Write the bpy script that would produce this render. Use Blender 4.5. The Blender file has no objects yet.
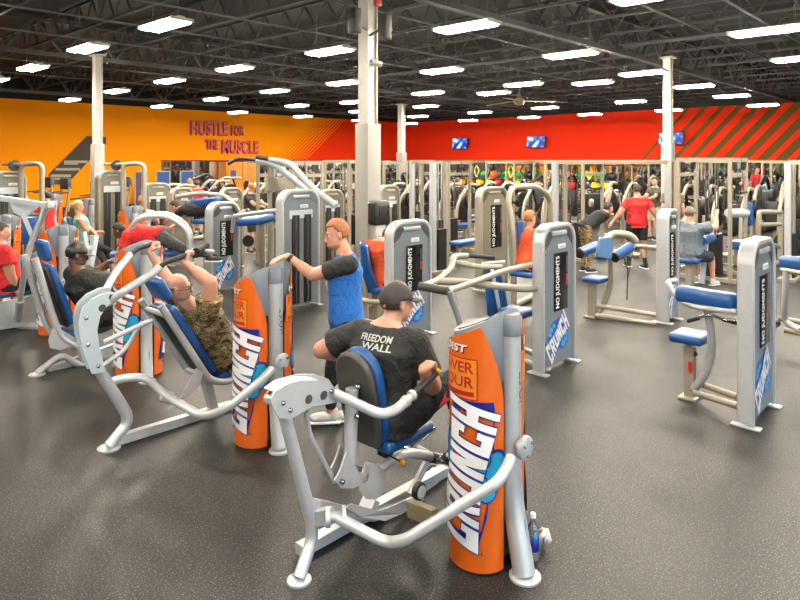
import bpy, bmesh, math, random
from mathutils import Vector, Matrix
random.seed(7)
SC = bpy.context.scene
COL = SC.collection
V = Vector
PI = math.pi
# ---------------------------------------------------------------- camera frame
F = 650.0; HC = 2.2; YAW = math.radians(47)
SN, CS = math.sin(YAW), math.cos(YAW)
def W(px, py, d):
    """room point seen at picture position (px,py) at depth d (metres)"""
    xc = (px-400)/F*d
    return V((xc*CS+d*SN, -xc*SN+d*CS, HC-(py-160)/F*d))
def G(px, py, z=0.0):
    return W(px, py, F*(HC-z)/(py-160))
def PY(px, py, y):
    r = W(px, py, 1.0); k = y/r.y
    return W(px, py, k)
def PX(px, py, x):
    r = W(px, py, 1.0); k = x/r.x
    return W(px, py, k)
def at(px, d, z=0.0):
    p = W(px, 160, d); p.z = z; return p
# ---------------------------------------------------------------- materials
def lin(c):
    return tuple(((v/255)/12.92 if v/255 <= .04045 else ((v/255+.055)/1.055)**2.4) for v in c)+(1.0,)
ALB = {'silver_paint': .80, 'pale_plate_paint': .72, 'warm_silver_paint': .58, 'ginger_hair': .52, 'fair_skin': .62, 'blue_vinyl': .50, 'light_blue_vinyl': .5, 'white_decal': .8, 'orange_shroud_plastic': .64, 'orange_steel_door': .9, 'salmon_lettering': 1.0, 'red_tshirt': .8, 'lamp_housing': .8, 'green_rubber': 1, 'yellow_rubber': 1, 'orange_rubber': 1, 'red_rubber': 1, 'partition_blue': .8}
MATS = {}; CLOTHS = set()
def mat(name, rgb, rough=.5, metal=0.0, var=.06, scale=30, bump=0.0, emit=0.0, coat=0.0, trans=0.0):
    if name in MATS: return MATS[name]
    m = bpy.data.materials.new(name); m.use_nodes = True
    nt = m.node_tree; b = nt.nodes['Principled BSDF']
    b.inputs['Roughness'].default_value = rough; b.inputs['Metallic'].default_value = metal
    b.inputs['Coat Weight'].default_value = coat
    if trans:
        b.inputs['Transmission Weight'].default_value = trans
    tc = nt.nodes.new('ShaderNodeTexCoord'); n = nt.nodes.new('ShaderNodeTexNoise')
    n.inputs['Scale'].default_value = scale; n.inputs['Detail'].default_value = 3
    nt.links.new(tc.outputs['Object'], n.inputs['Vector'])
    r = nt.nodes.new('ShaderNodeValToRGB'); c = tuple(v*(1 if emit else ALB.get(name, .65)*.80) for v in lin(rgb)[:3])+(1.0,)
    r.color_ramp.elements[0].position = .3; r.color_ramp.elements[1].position = .7
    r.color_ramp.elements[0].color = tuple(v*(1-var) for v in c[:3])+(1,)
    r.color_ramp.elements[1].color = tuple(min(1, v*(1+var)) for v in c[:3])+(1,)
    nt.links.new(n.outputs['Fac'], r.inputs['Fac']); nt.links.new(r.outputs['Color'], b.inputs['Base Color'])
    if bump:
        bp = nt.nodes.new('ShaderNodeBump'); bp.inputs['Strength'].default_value = bump; bp.inputs['Distance'].default_value = .01
        nt.links.new(n.outputs['Fac'], bp.inputs['Height']); nt.links.new(bp.outputs['Normal'], b.inputs['Normal'])
        if name in CLOTHS: bp.inputs['Distance'].default_value = .05; bp.inputs['Strength'].default_value = .6; n.inputs['Distortion'].default_value = 1.5; n.inputs['Scale'].default_value = 9
    if emit:
        b.inputs['Emission Color'].default_value = c; b.inputs['Emission Strength'].default_value = emit
    MATS[name] = m; return m
SILV = mat('silver_paint', (196, 199, 202), .34, .35, .03)
SILV2 = mat('warm_silver_paint', (190, 180, 160), .38, .25, .03)
PALE = mat('pale_plate_paint', (212, 224, 232), .35, .15, .03)
CHROME = mat('chrome', (215, 215, 215), .15, 1.0, .02)
GREY = mat('grey_panel', (136, 145, 152), .42, .1, .03)
TAUPE = mat('taupe_panel', (140, 134, 114), .5, .05, .03)
CAPG = mat('grey_cap_plastic', (128, 136, 146), .4, 0, .03)
DGREY = mat('dark_grey_plastic', (72, 70, 66), .5, 0, .05)
BLACK = mat('black_plastic', (24, 24, 26), .45, 0, .1)
RUBBER = mat('black_rubber', (32, 31, 31), .7, 0, .15)
IRON = mat('dark_iron', (48, 46, 44), .45, .5, .1)
BLUE = mat('blue_vinyl', (22, 96, 178), .38, 0, .08, 60, .1)
BLUE2 = mat('light_blue_vinyl', (70, 130, 190), .4, 0, .08, 60, .1)
ORANGE = mat('orange_shroud_plastic', (250, 112, 8), .35, 0, .02, coat=.3)
WHITE = mat('white_decal', (240, 240, 240), .4, 0, .01)
NAVY = mat('royal_blue_decal', (14, 38, 160), .4, 0, .02)
CYAN = mat('cyan_decal', (32, 172, 222), .4, 0, .02)
LBLUE = mat('sky_blue_decal', (80, 190, 240), .4, 0, .02)
MBLUE = mat('mid_blue_decal', (30, 100, 210), .4, 0, .02)
REDD = mat('red_decal', (205, 32, 22), .4, 0, .02)
PALEOR = mat('pale_orange_decal', (252, 150, 40), .4, 0, .02)
YELLOW = mat('yellow_knob', (245, 195, 15), .4, 0, .03)
TAN = mat('tan_metal', (188, 172, 130), .35, .4, .04)
COLW = mat('column_paint', (228, 222, 210), .5, 0, .02, 5)
BEIGE = mat('beige_sleeve_paint', (176, 172, 164), .5, 0, .02, 5)
STEELK = mat('painted_black_steel', (70, 71, 68), .6, 0, .1, 8)
PIPE = mat('grey_conduit', (120, 122, 120), .5, .2, .05, 8)
GREEN = mat('green_rubber', (30, 140, 60), .5); YELB = mat('yellow_rubber', (245, 205, 20), .5)
ORB = mat('orange_rubber', (240, 95, 30), .5); REDB = mat('red_rubber', (205, 35, 30), .5)
BLUEB = mat('blue_rubber', (35, 80, 170), .5)
EYE = mat('eye_white', (230, 225, 218), .3); PAPER = mat('white_paper', (240, 240, 236), .8, 0, .02)
def skin(name, rgb): return mat(name, rgb, .55, 0, .08, 12, .05)
SK1 = skin('fair_skin', (226, 164, 136)); SK2 = skin('tan_skin', (206, 140, 104)); SK3 = skin('brown_skin', (122, 78, 54))
# ---------------------------------------------------------------- mesh builder
class M:
    def __init__(s): s.v = []; s.f = []; s.m = []; s.cur = 0; s.mats = []
    def use(s, mt):
        if mt not in s.mats: s.mats.append(mt)
        s.cur = s.mats.index(mt); return s
    def add(s, vs, fs):
        o = len(s.v); s.v += [V(p) for p in vs]
        s.f += [tuple(i+o for i in f) for f in fs]; s.m += [s.cur]*len(fs); return s
    def box(s, c, size, rot=None):
        c = V(c); hx, hy, hz = size[0]/2, size[1]/2, size[2]/2
        vs = [V((x*hx, y*hy, z*hz)) for x in (-1, 1) for y in (-1, 1) for z in (-1, 1)]
        if rot is not None: vs = [rot @ p for p in vs]
        return s.add([p+c for p in vs], [(0, 1, 3, 2), (4, 6, 7, 5), (0, 4, 5, 1), (2, 3, 7, 6), (0, 2, 6, 4), (1, 5, 7, 3)])
    def rbox(s, c, size, r=.02, rot=None, seg=2):
        bm = bmesh.new(); bmesh.ops.create_cube(bm, size=1)
        for p in bm.verts: p.co = V((p.co.x*size[0], p.co.y*size[1], p.co.z*size[2]))
        bmesh.ops.bevel(bm, geom=bm.edges[:], offset=min(r, min(size)*.49), segments=seg, profile=.5, affect='EDGES')
        bm.verts.ensure_lookup_table(); c = V(c)
        vs = [((rot @ p.co) if rot is not None else p.co)+c for p in bm.verts]
        s.add(vs, [tuple(q.index for q in f.verts) for f in bm.faces]); bm.free(); return s
    def bar(s, a, b, w, h, up=(0, 0, 1)):
        a = V(a); b = V(b); d = b-a; L = d.length; d.normalize(); u = V(up)
        if abs(d.dot(u)) > .98: u = V((1, 0, 0))
        x = d.cross(u).normalized(); z = x.cross(d)
        R = Matrix((x, d, z)).transposed()
        return s.box((a+b)/2, (w, L, h), R)
    def tube(s, pts, r, seg=10, fil=0.0, r2=None):
        pts = [V(p) for p in pts]
        if fil and len(pts) > 2:
            out = [pts[0]]
            for i in range(1, len(pts)-1):
                p, q, n = pts[i-1], pts[i], pts[i+1]
                f = min(fil, (p-q).length*.45, (n-q).length*.45)
                a = q+(p-q).normalized()*f; b = q+(n-q).normalized()*f
                for k in range(6):
                    t = k/5; out.append(a*(1-t)**2+q*2*t*(1-t)+b*t*t)
            out.append(pts[-1]); pts = out
        n = len(pts); rings = []
        t0 = (pts[1]-pts[0]).normalized(); u = V((0, 0, 1)) if abs(t0.z) < .9 else V((1, 0, 0))
        nx = t0.cross(u).normalized(); vs = []
        for i, p in enumerate(pts):
            t = (pts[min(i+1, n-1)]-pts[max(i-1, 0)]).normalized()
            nx = (nx-t*nx.dot(t)).normalized(); ny = t.cross(nx)
            rr = r if r2 is None else r+(r2-r)*i/(n-1)
            for k in range(seg):
                a = 2*PI*k/seg; vs.append(p+nx*math.cos(a)*rr+ny*math.sin(a)*rr)
        fs = [(i*seg+k, i*seg+(k+1) % seg, (i+1)*seg+(k+1) % seg, (i+1)*seg+k) for i in range(n-1) for k in range(seg)]
        fs += [tuple(range(seg))[::-1], tuple((n-1)*seg+k for k in range(seg))]
        return s.add(vs, fs)
    def cyl(s, a, b, r, seg=14, r2=None): return s.tube([a, b], r, seg, 0, r2)
    def lathe(s, c, prof, seg=20, axis=(0, 0, 1)):
        ax = V(axis).normalized(); u = V((0, 0, 1)) if abs(ax.z) < .9 else V((1, 0, 0))
        x = ax.cross(u).normalized(); y = ax.cross(x); c = V(c); vs = []
        for r, h in prof:
            for k in range(seg):
                a = 2*PI*k/seg; vs.append(c+ax*h+(x*math.cos(a)+y*math.sin(a))*max(r, 1e-4))
        n = len(prof)
        fs = [(i*seg+k, i*seg+(k+1) % seg, (i+1)*seg+(k+1) % seg, (i+1)*seg+k) for i in range(n-1) for k in range(seg)]
        fs += [tuple(range(seg))[::-1], tuple((n-1)*seg+k for k in range(seg))]
        return s.add(vs, fs)
    def prism(s, poly, depth, off):
        """poly: 3D points in a plane; depth: extrusion vector"""
        n = len(poly); dv = V(depth); P = [V(p)+V(off) for p in poly]
        return s.add(P+[p+dv for p in P], [tuple(range(n)), tuple(range(2*n-1, n-1, -1))]+[(i, i+n, (i+1) % n+n, (i+1) % n) for i in range(n)])
    def ell(s, c, rad, rot=None, nu=14, nv=9, keep=None):
        c = V(c); vs = []; fs = []
        for j in range(nv+1):
            ph = PI*j/nv
            for k in range(nu):
                a = 2*PI*k/nu; vs.append(V((math.sin(ph)*math.cos(a), math.sin(ph)*math.sin(a), math.cos(ph))))
        for j in range(nv):
            for k in range(nu):
                f = (j*nu+k, (j+1)*nu+k, (j+1)*nu+(k+1) % nu, j*nu+(k+1) % nu)
                if keep:
                    m = sum((vs[i] for i in f), V((0, 0, 0)))/4
                    if not keep(m): continue
                fs.append(f)
        out = [V((p.x*rad[0], p.y*rad[1], p.z*rad[2])) for p in vs]
        if rot is not None: out = [rot @ p for p in out]
        return s.add([p+c for p in out], fs)
def tri_norm(bm): bmesh.ops.recalc_face_normals(bm, faces=bm.faces[:])
def P(name, m, mt=None, parent=None, smooth=True, bev=0.0, solid=0.0, merge=True, label=None, ang=40):
    """link mesh builder m as one object, in the frame of its parent thing"""
    me = bpy.data.meshes.new(name); org = V((0, 0, 0))
    if parent is not None:
        q = parent
        while q is not None: org += q.location; q = q.parent
    me.from_pydata([tuple(p-org) for p in m.v], [], m.f)
    if m.mats:
        for t in m.mats: me.materials.append(t)
        for i, p in enumerate(me.polygons): p.material_index = m.m[i]
    elif mt: me.materials.append(mt)
    bm = bmesh.new(); bm.from_mesh(me)
    if merge:
        bmesh.ops.remove_doubles(bm, verts=bm.verts[:], dist=1e-5); tri_norm(bm)
    if smooth:
        lim = math.radians(ang)
        for f in bm.faces: f.smooth = True
        for e in bm.edges:
            if len(e.link_faces) == 2 and e.calc_face_angle(0) > lim: e.smooth = False
    bm.to_mesh(me); bm.free()
    o = bpy.data.objects.new(name, me); COL.objects.link(o)
    if parent is not None: o.parent = parent
    if bev:
        b = o.modifiers.new('b', 'BEVEL'); b.width = bev; b.segments = 2; b.limit_method = 'ANGLE'; b.angle_limit = .7
    if solid:
        b = o.modifiers.new('s', 'SOLIDIFY'); b.thickness = solid; b.offset = 0
    if label: o['label'] = label
    return o
def T(name, label, cat, loc, group=None):
    o = bpy.data.objects.new(name, None); o.empty_display_size = .1; COL.objects.link(o); o.location = loc
    o['label'] = label; o['category'] = cat
    if group: o['group'] = group
    return o
def tag(o, label, cat, group=None):
    o['label'] = label; o['category'] = cat
    if group: o['group'] = group
    return o
def TM(name, m, mt, label, cat, group=None, loc=None, **k):
    """a thing that is a single mesh, origin at loc"""
    if loc is None: loc = V((sum(p.x for p in m.v)/len(m.v), sum(p.y for p in m.v)/len(m.v), min(p.z for p in m.v)))
    m2 = M(); m2.v = [p-V(loc) for p in m.v]; m2.f = m.f; m2.m = m.m; m2.mats = m.mats
    o = P(name, m2, mt, None, **k); o.location = loc
    return tag(o, label, cat, group)
def S(name, m, mt, **k):
    o = P(name, m, mt, None, **k); o['kind'] = 'structure'; return o
KIDS = {}
def dup(root, loc, label=None, rotz=None, group=None):
    def cp(o, par):
        c = o.copy(); COL.objects.link(c)
        if par is not None: c.parent = par
        for k in list(o.children): cp(k, c)
        return c
    r = cp(root, None); r.location = loc
    if rotz is not None: r.rotation_euler = (0, 0, rotz)
    if label: r['label'] = label
    if group: r['group'] = group
    return r
# ---------------------------------------------------------------- lettering
TXC = {}
def txt(s, off=0.0):
    if (s, off) in TXC: return TXC[(s, off)]
    cu = bpy.data.curves.new('t', 'FONT'); cu.body = s; cu.offset = off; cu.resolution_u = 3
    o = bpy.data.objects.new('t', cu); COL.objects.link(o)
    dg = bpy.context.evaluated_depsgraph_get(); dg.update()
    me = bpy.data.meshes.new_from_object(o.evaluated_get(dg))
    vs = [p.co.copy() for p in me.vertices]; fs = [tuple(p.vertices) for p in me.polygons]
    bpy.data.objects.remove(o); bpy.data.curves.remove(cu); bpy.data.meshes.remove(me)
    x0 = min(p.x for p in vs); x1 = max(p.x for p in vs); y0 = min(p.y for p in vs); y1 = max(p.y for p in vs)
    vs = [((p.x-x0)/(x1-x0), (p.y-y0)/(y1-y0)) for p in vs]
    TXC[(s, off)] = (vs, fs); return vs, fs
def decal(layers, mp, cuts=0, parent=None, name='decal', axis=0):
    """layers: list of (material, verts2d, faces); mp(u,v,h)->point; one mesh"""
    m = M()
    for li, (mt, vs, fs) in enumerate(layers):
        m.use(mt); bm = bmesh.new()
        bv = [bm.verts.new((p[0], p[1], 0)) for p in vs]
        for f in fs:
            try: bm.faces.new([bv[i] for i in f])
            except ValueError: pass
        if cuts:
            xs = [p[axis] for p in vs]; lo, hi = min(xs), max(xs)
            for k in range(1, cuts):
                c = lo+(hi-lo)*k/cuts; no = (1, 0, 0) if axis == 0 else (0, 1, 0)
                bmesh.ops.bisect_plane(bm, geom=bm.verts[:]+bm.edges[:]+bm.faces[:], plane_co=(c, c, 0), plane_no=no)
        bmesh.ops.triangulate(bm, faces=bm.faces[:])
        bm.verts.index_update()
        m.add([mp(p.co.x, p.co.y, .0015+.0007*li) for p in bm.verts], [tuple(q.index for q in f.verts) for f in bm.faces])
        bm.free()
    return P(name, m, None, parent, smooth=False, merge=False)
def quads(rs):
    vs = []; fs = []
    for r in rs:
        o = len(vs)
        q = [(r[0], r[1]), (r[2], r[1]), (r[2], r[3]), (r[0], r[3])] if not isinstance(r[0], tuple) else r
        vs += list(q); fs.append(tuple(range(o, o+len(q))))
    return vs, fs
def blob(cx, cy, rx, ry, n=14, ph=0, jag=0):
    return [(cx+rx*math.cos(2*PI*k/n+ph)*(1+jag*(k % 2)), cy+ry*math.sin(2*PI*k/n+ph)*(1+jag*(k % 2))) for k in range(n)]
LET = {'C': [(0, 0, .36, 1), (.3, 0, 1, .24), (.3, .76, 1, 1), (.66, .2, 1, .36), (.66, .64, 1, .8)],
       'R': [(0, 0, .34, 1), (.3, .78, 1, 1), (.66, .5, 1, .8), (.3, .4, .95, .6), [(.42, .42), (.74, .42), (1, 0), (.66, 0)]],
       'U': [(0, 0, .34, 1), (.66, 0, 1, 1), (.3, 0, .7, .24)],
       'N': [(0, 0, .33, 1), (.67, 0, 1, 1), [(.1, 1), (.42, 1), (.9, 0), (.58, 0)]],
       'H': [(0, 0, .34, 1), (.66, 0, 1, 1), (.3, .4, .7, .62)]}
def crunch(shear=.25, grow=0.0, flare=.25):
    rs = []
    n = 6; w = 1/n
    for i, ch in enumerate('CRUNCH'):
        for r in LET[ch]:
            q = [(r[0], r[1]), (r[2], r[1]), (r[2], r[3]), (r[0], r[3])] if not isinstance(r, list) else r
            if grow:
                cx = sum(p[0] for p in q)/4; cy = sum(p[1] for p in q)/4
                q = [(p[0]+(grow*6 if p[0] > cx else -grow*6), p[1]+(grow*1.5 if p[1] > cy else -grow*1.5)) for p in q]
            out = []
            for (x, y) in q:
                X = (i+.06+x*.88)*w; sc = 1+flare*abs(2*X-1)**1.5-flare*.5
                Y = .5+(y-.5)*sc*.8
                out.append((X+(Y-.5)*shear*.3, Y))
            rs.append(out)
    return quads([tuple(q) for q in rs])
# ================================================================= ROOM
XR, YL = 33.3, 30.6      # right (mirror) wall x, left (orange) wall y
ZW = 4.78                 # top of painted wall
X0, Y0 = -9.0, -8.0
# floor
def floor_mat():
    m = bpy.data.materials.new('rubber_floor'); m.use_nodes = True; nt = m.node_tree; b = nt.nodes['Principled BSDF']
    tc = nt.nodes.new('ShaderNodeTexCoord')
    def noise(sc, det=2):
        n = nt.nodes.new('ShaderNodeTexNoise'); n.inputs['Scale'].default_value = sc; n.inputs['Detail'].default_value = det
        nt.links.new(tc.outputs['Object'], n.inputs['Vector']); return n
    def ramp(src, a, b_, ca, cb):
        r = nt.nodes.new('ShaderNodeValToRGB'); r.color_ramp.elements[0].position = a; r.color_ramp.elements[1].position = b_
        r.color_ramp.elements[0].color = ca; r.color_ramp.elements[1].color = cb; nt.links.new(src, r.inputs['Fac']); return r
    base = ramp(noise(1.2, 4).outputs['Fac'], .3, .7, lin((20, 19, 17)), lin((29, 28, 25)))
    sp = ramp(noise(118, 2).outputs['Fac'], .58, .67, (0, 0, 0, 1), (1, 1, 1, 1))
    mx = nt.nodes.new('ShaderNodeMixRGB'); nt.links.new(sp.outputs['Color'], mx.inputs['Fac'])
    nt.links.new(base.outputs['Color'], mx.inputs['Color1']); mx.inputs['Color2'].default_value = lin((98, 97, 94))
    sd = ramp(noise(90, 2).outputs['Fac'], .36, .46, (1, 1, 1, 1), (0, 0, 0, 1))
    m2 = nt.nodes.new('ShaderNodeMixRGB'); nt.links.new(sd.outputs['Color'], m2.inputs['Fac'])
    nt.links.new(mx.outputs['Color'], m2.inputs['Color1']); m2.inputs['Color2'].default_value = lin((8, 8, 9))
    nt.links.new(m2.outputs['Color'], b.inputs['Base Color'])
    rr = nt.nodes.new('ShaderNodeMapRange'); nt.links.new(noise(3, 4).outputs['Fac'], rr.inputs['Value'])
    rr.inputs['To Min'].default_value = .46; rr.inputs['To Max'].default_value = .56; b.inputs['Specular IOR Level'].default_value = .26
    nt.links.new(rr.outputs['Result'], b.inputs['Roughness'])
    bp = nt.nodes.new('ShaderNodeBump'); bp.inputs['Strength'].default_value = .25; bp.inputs['Distance'].default_value = .002
    nt.links.new(noise(300, 1).outputs['Fac'], bp.inputs['Height']); nt.links.new(bp.outputs['Normal'], b.inputs['Normal'])
    return m
S('floor', M().box(((X0+XR)/2, (Y0+YL)/2, -.05), (XR-X0, YL-Y0, .1)), floor_mat(), smooth=False)
def wall_mat(name, kind):
    m = bpy.data.materials.new(name); m.use_nodes = True; nt = m.node_tree; b = nt.nodes['Principled BSDF']
    b.inputs['Roughness'].default_value = .8; b.inputs['Specular IOR Level'].default_value = .15
    g = nt.nodes.new('ShaderNodeNewGeometry'); s = nt.nodes.new('ShaderNodeSeparateXYZ'); nt.links.new(g.outputs['Position'], s.inputs[0])
    def mth(op, a, b_):
        n = nt.nodes.new('ShaderNodeMath'); n.operation = op
        for i, q in enumerate((a, b_)):
            if q is None: continue
            if isinstance(q, (int, float)): n.inputs[i].default_value = q
            else: nt.links.new(q, n.inputs[i])
        return n.outputs[0]
    def mix(fac, c1, c2):
        n = nt.nodes.new('ShaderNodeMixRGB'); nt.links.new(fac, n.inputs['Fac'])
        for k, c in (('Color1', c1), ('Color2', c2)):
            if isinstance(c, tuple): n.inputs[k].default_value = c
            else: nt.links.new(c, n.inputs[k])
        return n.outputs[0]
    z = s.outputs['Z']
    if kind == 'left':
        # orange turning red along thin diagonal lines ; diagonal coordinate q = x - z
        x = s.outputs['X']; k = 1.15
        a = PY(268, 160, YL); bq = PY(335, 124, YL)
        k = (PY(305, 124, YL).x-PY(268, 160, YL).x)/(PY(305, 124, YL).z-2.2)
        q = mth('SUBTRACT', x, mth('MULTIPLY', z, k))
        q0 = PY(268, 160, YL).x-2.2*k; q1 = PY(306, 160, YL).x-2.2*k
        t = mth('DIVIDE', mth('SUBTRACT', q, q0), q1-q0)
        fr = mth('FRACT', mth('MULTIPLY', t, 11), None)
        line = mth('LESS_THAN', fr, mth('MULTIPLY', t, .8))
        inr = mth('MULTIPLY', mth('GREATER_THAN', t, 0), mth('LESS_THAN', t, 1))
        f = mth('MAXIMUM', mth('GREATER_THAN', t, 1), mth('MULTIPLY', inr, line))
        col = mix(f, lin((255, 152, 0)), lin((238, 50, 8)))
    else:
        y = s.outputs['Y']
        p0 = PX(640, 160, XR); p1 = PX(688, 106, XR)
        k = (p1.y-p0.y)/(p1.z-p0.z)
        q = mth('SUBTRACT', y, mth('MULTIPLY', z, k))
        q0 = p0.y-2.2*k
        t = mth('SUBTRACT', q0, q)            # metres into the striped part
        fr = mth('FRACT', mth('DIVIDE', t, .78), None)
        wide = nt.nodes.new('ShaderNodeMapRange'); nt.links.new(t, wide.inputs['Value'])
        wide.inputs['From Max'].default_value = 6; wide.inputs['To Min'].default_value = .25; wide.inputs['To Max'].default_value = .62
        f = mth('MULTIPLY', mth('GREATER_THAN', t, 0), mth('LESS_THAN', fr, wide.outputs[0]))
        col = mix(f, lin((225, 46, 14)), lin((102, 76, 32)))
    nt.links.new(col, b.inputs['Base Color']); return m
ZT = 5.75
MIR = bpy.data.materials.new('mirror'); MIR.use_nodes = True
_b = MIR.node_tree.nodes['Principled BSDF']; _b.inputs['Metallic'].default_value = 1; _b.inputs['Roughness'].default_value = .03; _b.inputs['Base Color'].default_value = (.74, .76, .72, 1)
WHT = mat('offwhite_wall', (120, 108, 92), .7, 0, .03, 3)
DARKW = mat('black_upper_wall', (36, 36, 36), .8, 0, .1, 3)
# left wall: orange; lower part mirrors from x_m to the corner
S('wall_left', M().box(((X0+XR)/2, YL+.1, ZW/2), (XR-X0, .2, ZW)), wall_mat('orange_red_wall', 'left'), smooth=False)
S('wall_right', M().box((XR+.1, (Y0+YL)/2, ZW/2), (.2, YL-Y0, ZW)), wall_mat('red_striped_wall', 'right'), smooth=False)
S('wall_left_upper', M().box(((X0+XR)/2, YL+.1, (ZW+ZT)/2), (XR-X0, .2, ZT-ZW)), DARKW, smooth=False)
S('wall_right_upper', M().box((XR+.1, (Y0+YL)/2, (ZW+ZT)/2), (.2, YL-Y0, ZT-ZW)), DARKW, smooth=False)
S('wall_back', M().box((X0-.1, (Y0+YL)/2, ZT/2), (.2, YL-Y0, ZT)), WHT, smooth=False)
S('ceiling', M().box(((X0+XR)/2, (Y0+YL)/2, ZT+.05), (XR-X0+.4, YL-Y0+.4, .1)), mat('black_deck', (62, 62, 58), .8, 0, .1, 4), smooth=False)
# storefront wall behind the camera: low wall, header, mullions, glass
sf = M(); sf.box(((X0+XR)/2, Y0-.1, .2), (XR-X0, .2, .4)); sf.box(((X0+XR)/2, Y0-.1, (3.6+ZT)/2), (XR-X0, .2, ZT-3.6))
sf.box(((14+XR)/2, Y0-.1, 2), (XR-14, .2, 3.3))
xx = X0
while xx <= 14: sf.box((xx, Y0-.1, 2), (.14, .16, 3.3)); xx += 2.64
S('wall_front', sf, WHT, smooth=False)
# mirrors
xm = PY(161, 160, YL).x
mm = M(); ir = M(); n = 0
x = xm
tw = (XR-.05-x)/10
for i in range(10):
    S('trim_mirror_%d' % (i+1), M().box((x+tw*(i+.5), YL-.015, 1.13), (tw-.012, .03, 2.02)), MIR, smooth=False)
yb = YL-.05; tw = 2.2
for i in range(15):
    S('trim_mirror_%d' % (i+11), M().box((XR-.015, yb-tw*(i+.5), 1.13), (.03, tw-.012, 2.02)), MIR, smooth=False)
S('trim_1', M().box(((xm+XR)/2, YL-.02, 2.17), (XR-xm, .06, .06)), mat('red_trim', (190, 40, 15), .5), smooth=False)
S('trim_2', M().box((XR-.02, 14, 2.17), (.06, 33, .06)), mat('pale_trim', (225, 190, 130), .5), smooth=False)
S('baseboard_left', M().box(((X0+XR)/2, YL-.01, .05), (XR-X0, .04, .1)), BLACK, smooth=False)
S('baseboard_right', M().box((XR-.01, (Y0+YL)/2, .05), (.04, YL-Y0, .1)), BLACK, smooth=False)
# ---------------------------------------------------------------- ceiling steel
def truss(a, b, z0, z1, chord, step, web=.016):
    m = M(); a = V(a); b = V(b); d = (b-a); L = d.length; d.normalize(); side = V((-d.y, d.x, 0))
    for z in (z0, z1):
        p = a.copy(); p.z = z; q = b.copy(); q.z = z; m.bar(p, q, chord, chord*.7)
    n = int(L/step)
    for i in range(n):
        p = a+d*(i*step); q = a+d*((i+.5)*step); r = a+d*((i+1)*step)
        m.bar((p.x, p.y, z1), (q.x, q.y, z0), web*2, web*2); m.bar((q.x, q.y, z0), (r.x, r.y, z1), web*2, web*2)
    return m
tn = 3
xx = .6
while xx < XR:
    S('trim_%d' % tn, truss((xx, 1.0 if xx > 3 else 3, 0), (xx, YL-.1, 0), 5.12, 5.66, .07, .75), STEELK, smooth=False); tn += 1
    xx += 1.72
for yy in (6.9, 17.3, 27.4):
    S('trim_%d' % tn, truss((.3, yy, 0), (XR-.1, yy, 0), 4.82, 5.66, .16, 1.3, .03), STEELK, smooth=False); tn += 1
for i, (yy, zz) in enumerate([(3.6, 5.0), (4.9, 5.05), (8.6, 4.98), (11.2, 5.02), (13.4, 5.04), (15.6, 5.0), (20.2, 5.0), (23.5, 5.02)]):
    S('trim_%d' % tn, M().tube([(-1, yy, zz), (XR-.1, yy, zz)], .022, 8), PIPE); tn += 1
# ducts near ceiling : one long round pipe along y
S('trim_%d' % tn, M().tube([(15.4, 1, 5.0), (15.4, YL-.1, 5.0)], .05, 10), PIPE); tn += 1
# ---------------------------------------------------------------- lights
LAMP = bpy.data.materials.new('lamp_tube'); LAMP.use_nodes = True
_b = LAMP.node_tree.nodes['Principled BSDF']; _b.inputs['Base Color'].default_value = (.9, .9, .9, 1)
_b.inputs['Emission Color'].default_value = (1, .90, .75, 1); _b.inputs['Emission Strength'].default_value = 115
HOUS = mat('lamp_housing', (215, 213, 205), .4, .1, .02)
ZL = 4.25
lp = T('ceiling_light', '', 'ceiling light', (0, 0, ZL))
h = M()
h.box((0, 0, ZL+.075), (.10, 1.0, .05)); h.box((.0, -.53, ZL+.045), (.37, .035, .05)); h.box((0, .53, ZL+.045), (.37, .05, .07))
h.box((0, 0, ZL+.035), (.022, 1.03, .03)); h.box((0, 0, ZL+.056), (.36, 1.02, .012))
P('housing', h, HOUS, lp, smooth=False)
for sx in (-.092, .092):
    P('diffuser', M().rbox((sx, 0, ZL+.025), (.145, 1.0, .055), .024), LAMP, lp)
for sy in (-.40, .40):
    P('hanging_wire', M().tube([(0, sy, ZL+.06), (0, sy, 5.14)], .006, 5), PIPE, lp)
ORD = ['first', 'second', 'third', 'fourth', 'fifth', 'sixth', 'seventh', 'eighth', 'ninth', 'tenth', 'eleventh', 'twelfth']
LPX = [(165, 27), (88, 50), (33, 69), (-4, 81), (170, 82), (117, 92), (70, 100.5), (162, 107), (235, 70), (216, 100), (275, 92), (238, 113), (297, 106.5), (303, 117),
       (330, 53), (344, 84), (353, 103), (360, 112), (361, 121), (466, 29), (442, 72), (428, 94), (426, 107), (418, 117), (409, 124), (571, 56), (523, 85.5), (494, 94),
       (480, 113), (468, 121), (545, 108.5), (529, 118), (593, 84), (631, 102.5), (590, 115), (643, 74.5), (694, 87.5), (732, 97), (763, 106), (669, 111), (767, 33), (802, 60), (655, -2)]
bands = [(-10, 40, 'nearest the camera'), (40, 65, 'below the nearest ones'), (65, 78, 'a little farther back'), (78, 90, 'at middle distance'), (90, 99.5, 'beyond the middle ones'), (99.5, 108, 'well back'), (108, 114, 'near the far wall'), (114, 130, 'farthest, just above the wall')]
first = True
for lo, hi, nm in bands:
    row = sorted([p for p in LPX if lo <= p[1] < hi])
    for i, (px, py) in enumerate(row):
        q = G(px, py, ZL) if py != 160 else None
        q = W(px, py, F*(ZL-HC)/(160-py))
        lab = 'white hanging strip light, %s from the left among those %s' % (ORD[i], nm)
        if first: lp.location = (q.x, q.y, ZL); lp['label'] = lab; lp['group'] = 'hanging strip lights'; first = False
        else: dup(lp, (q.x, q.y, ZL), lab)
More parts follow.
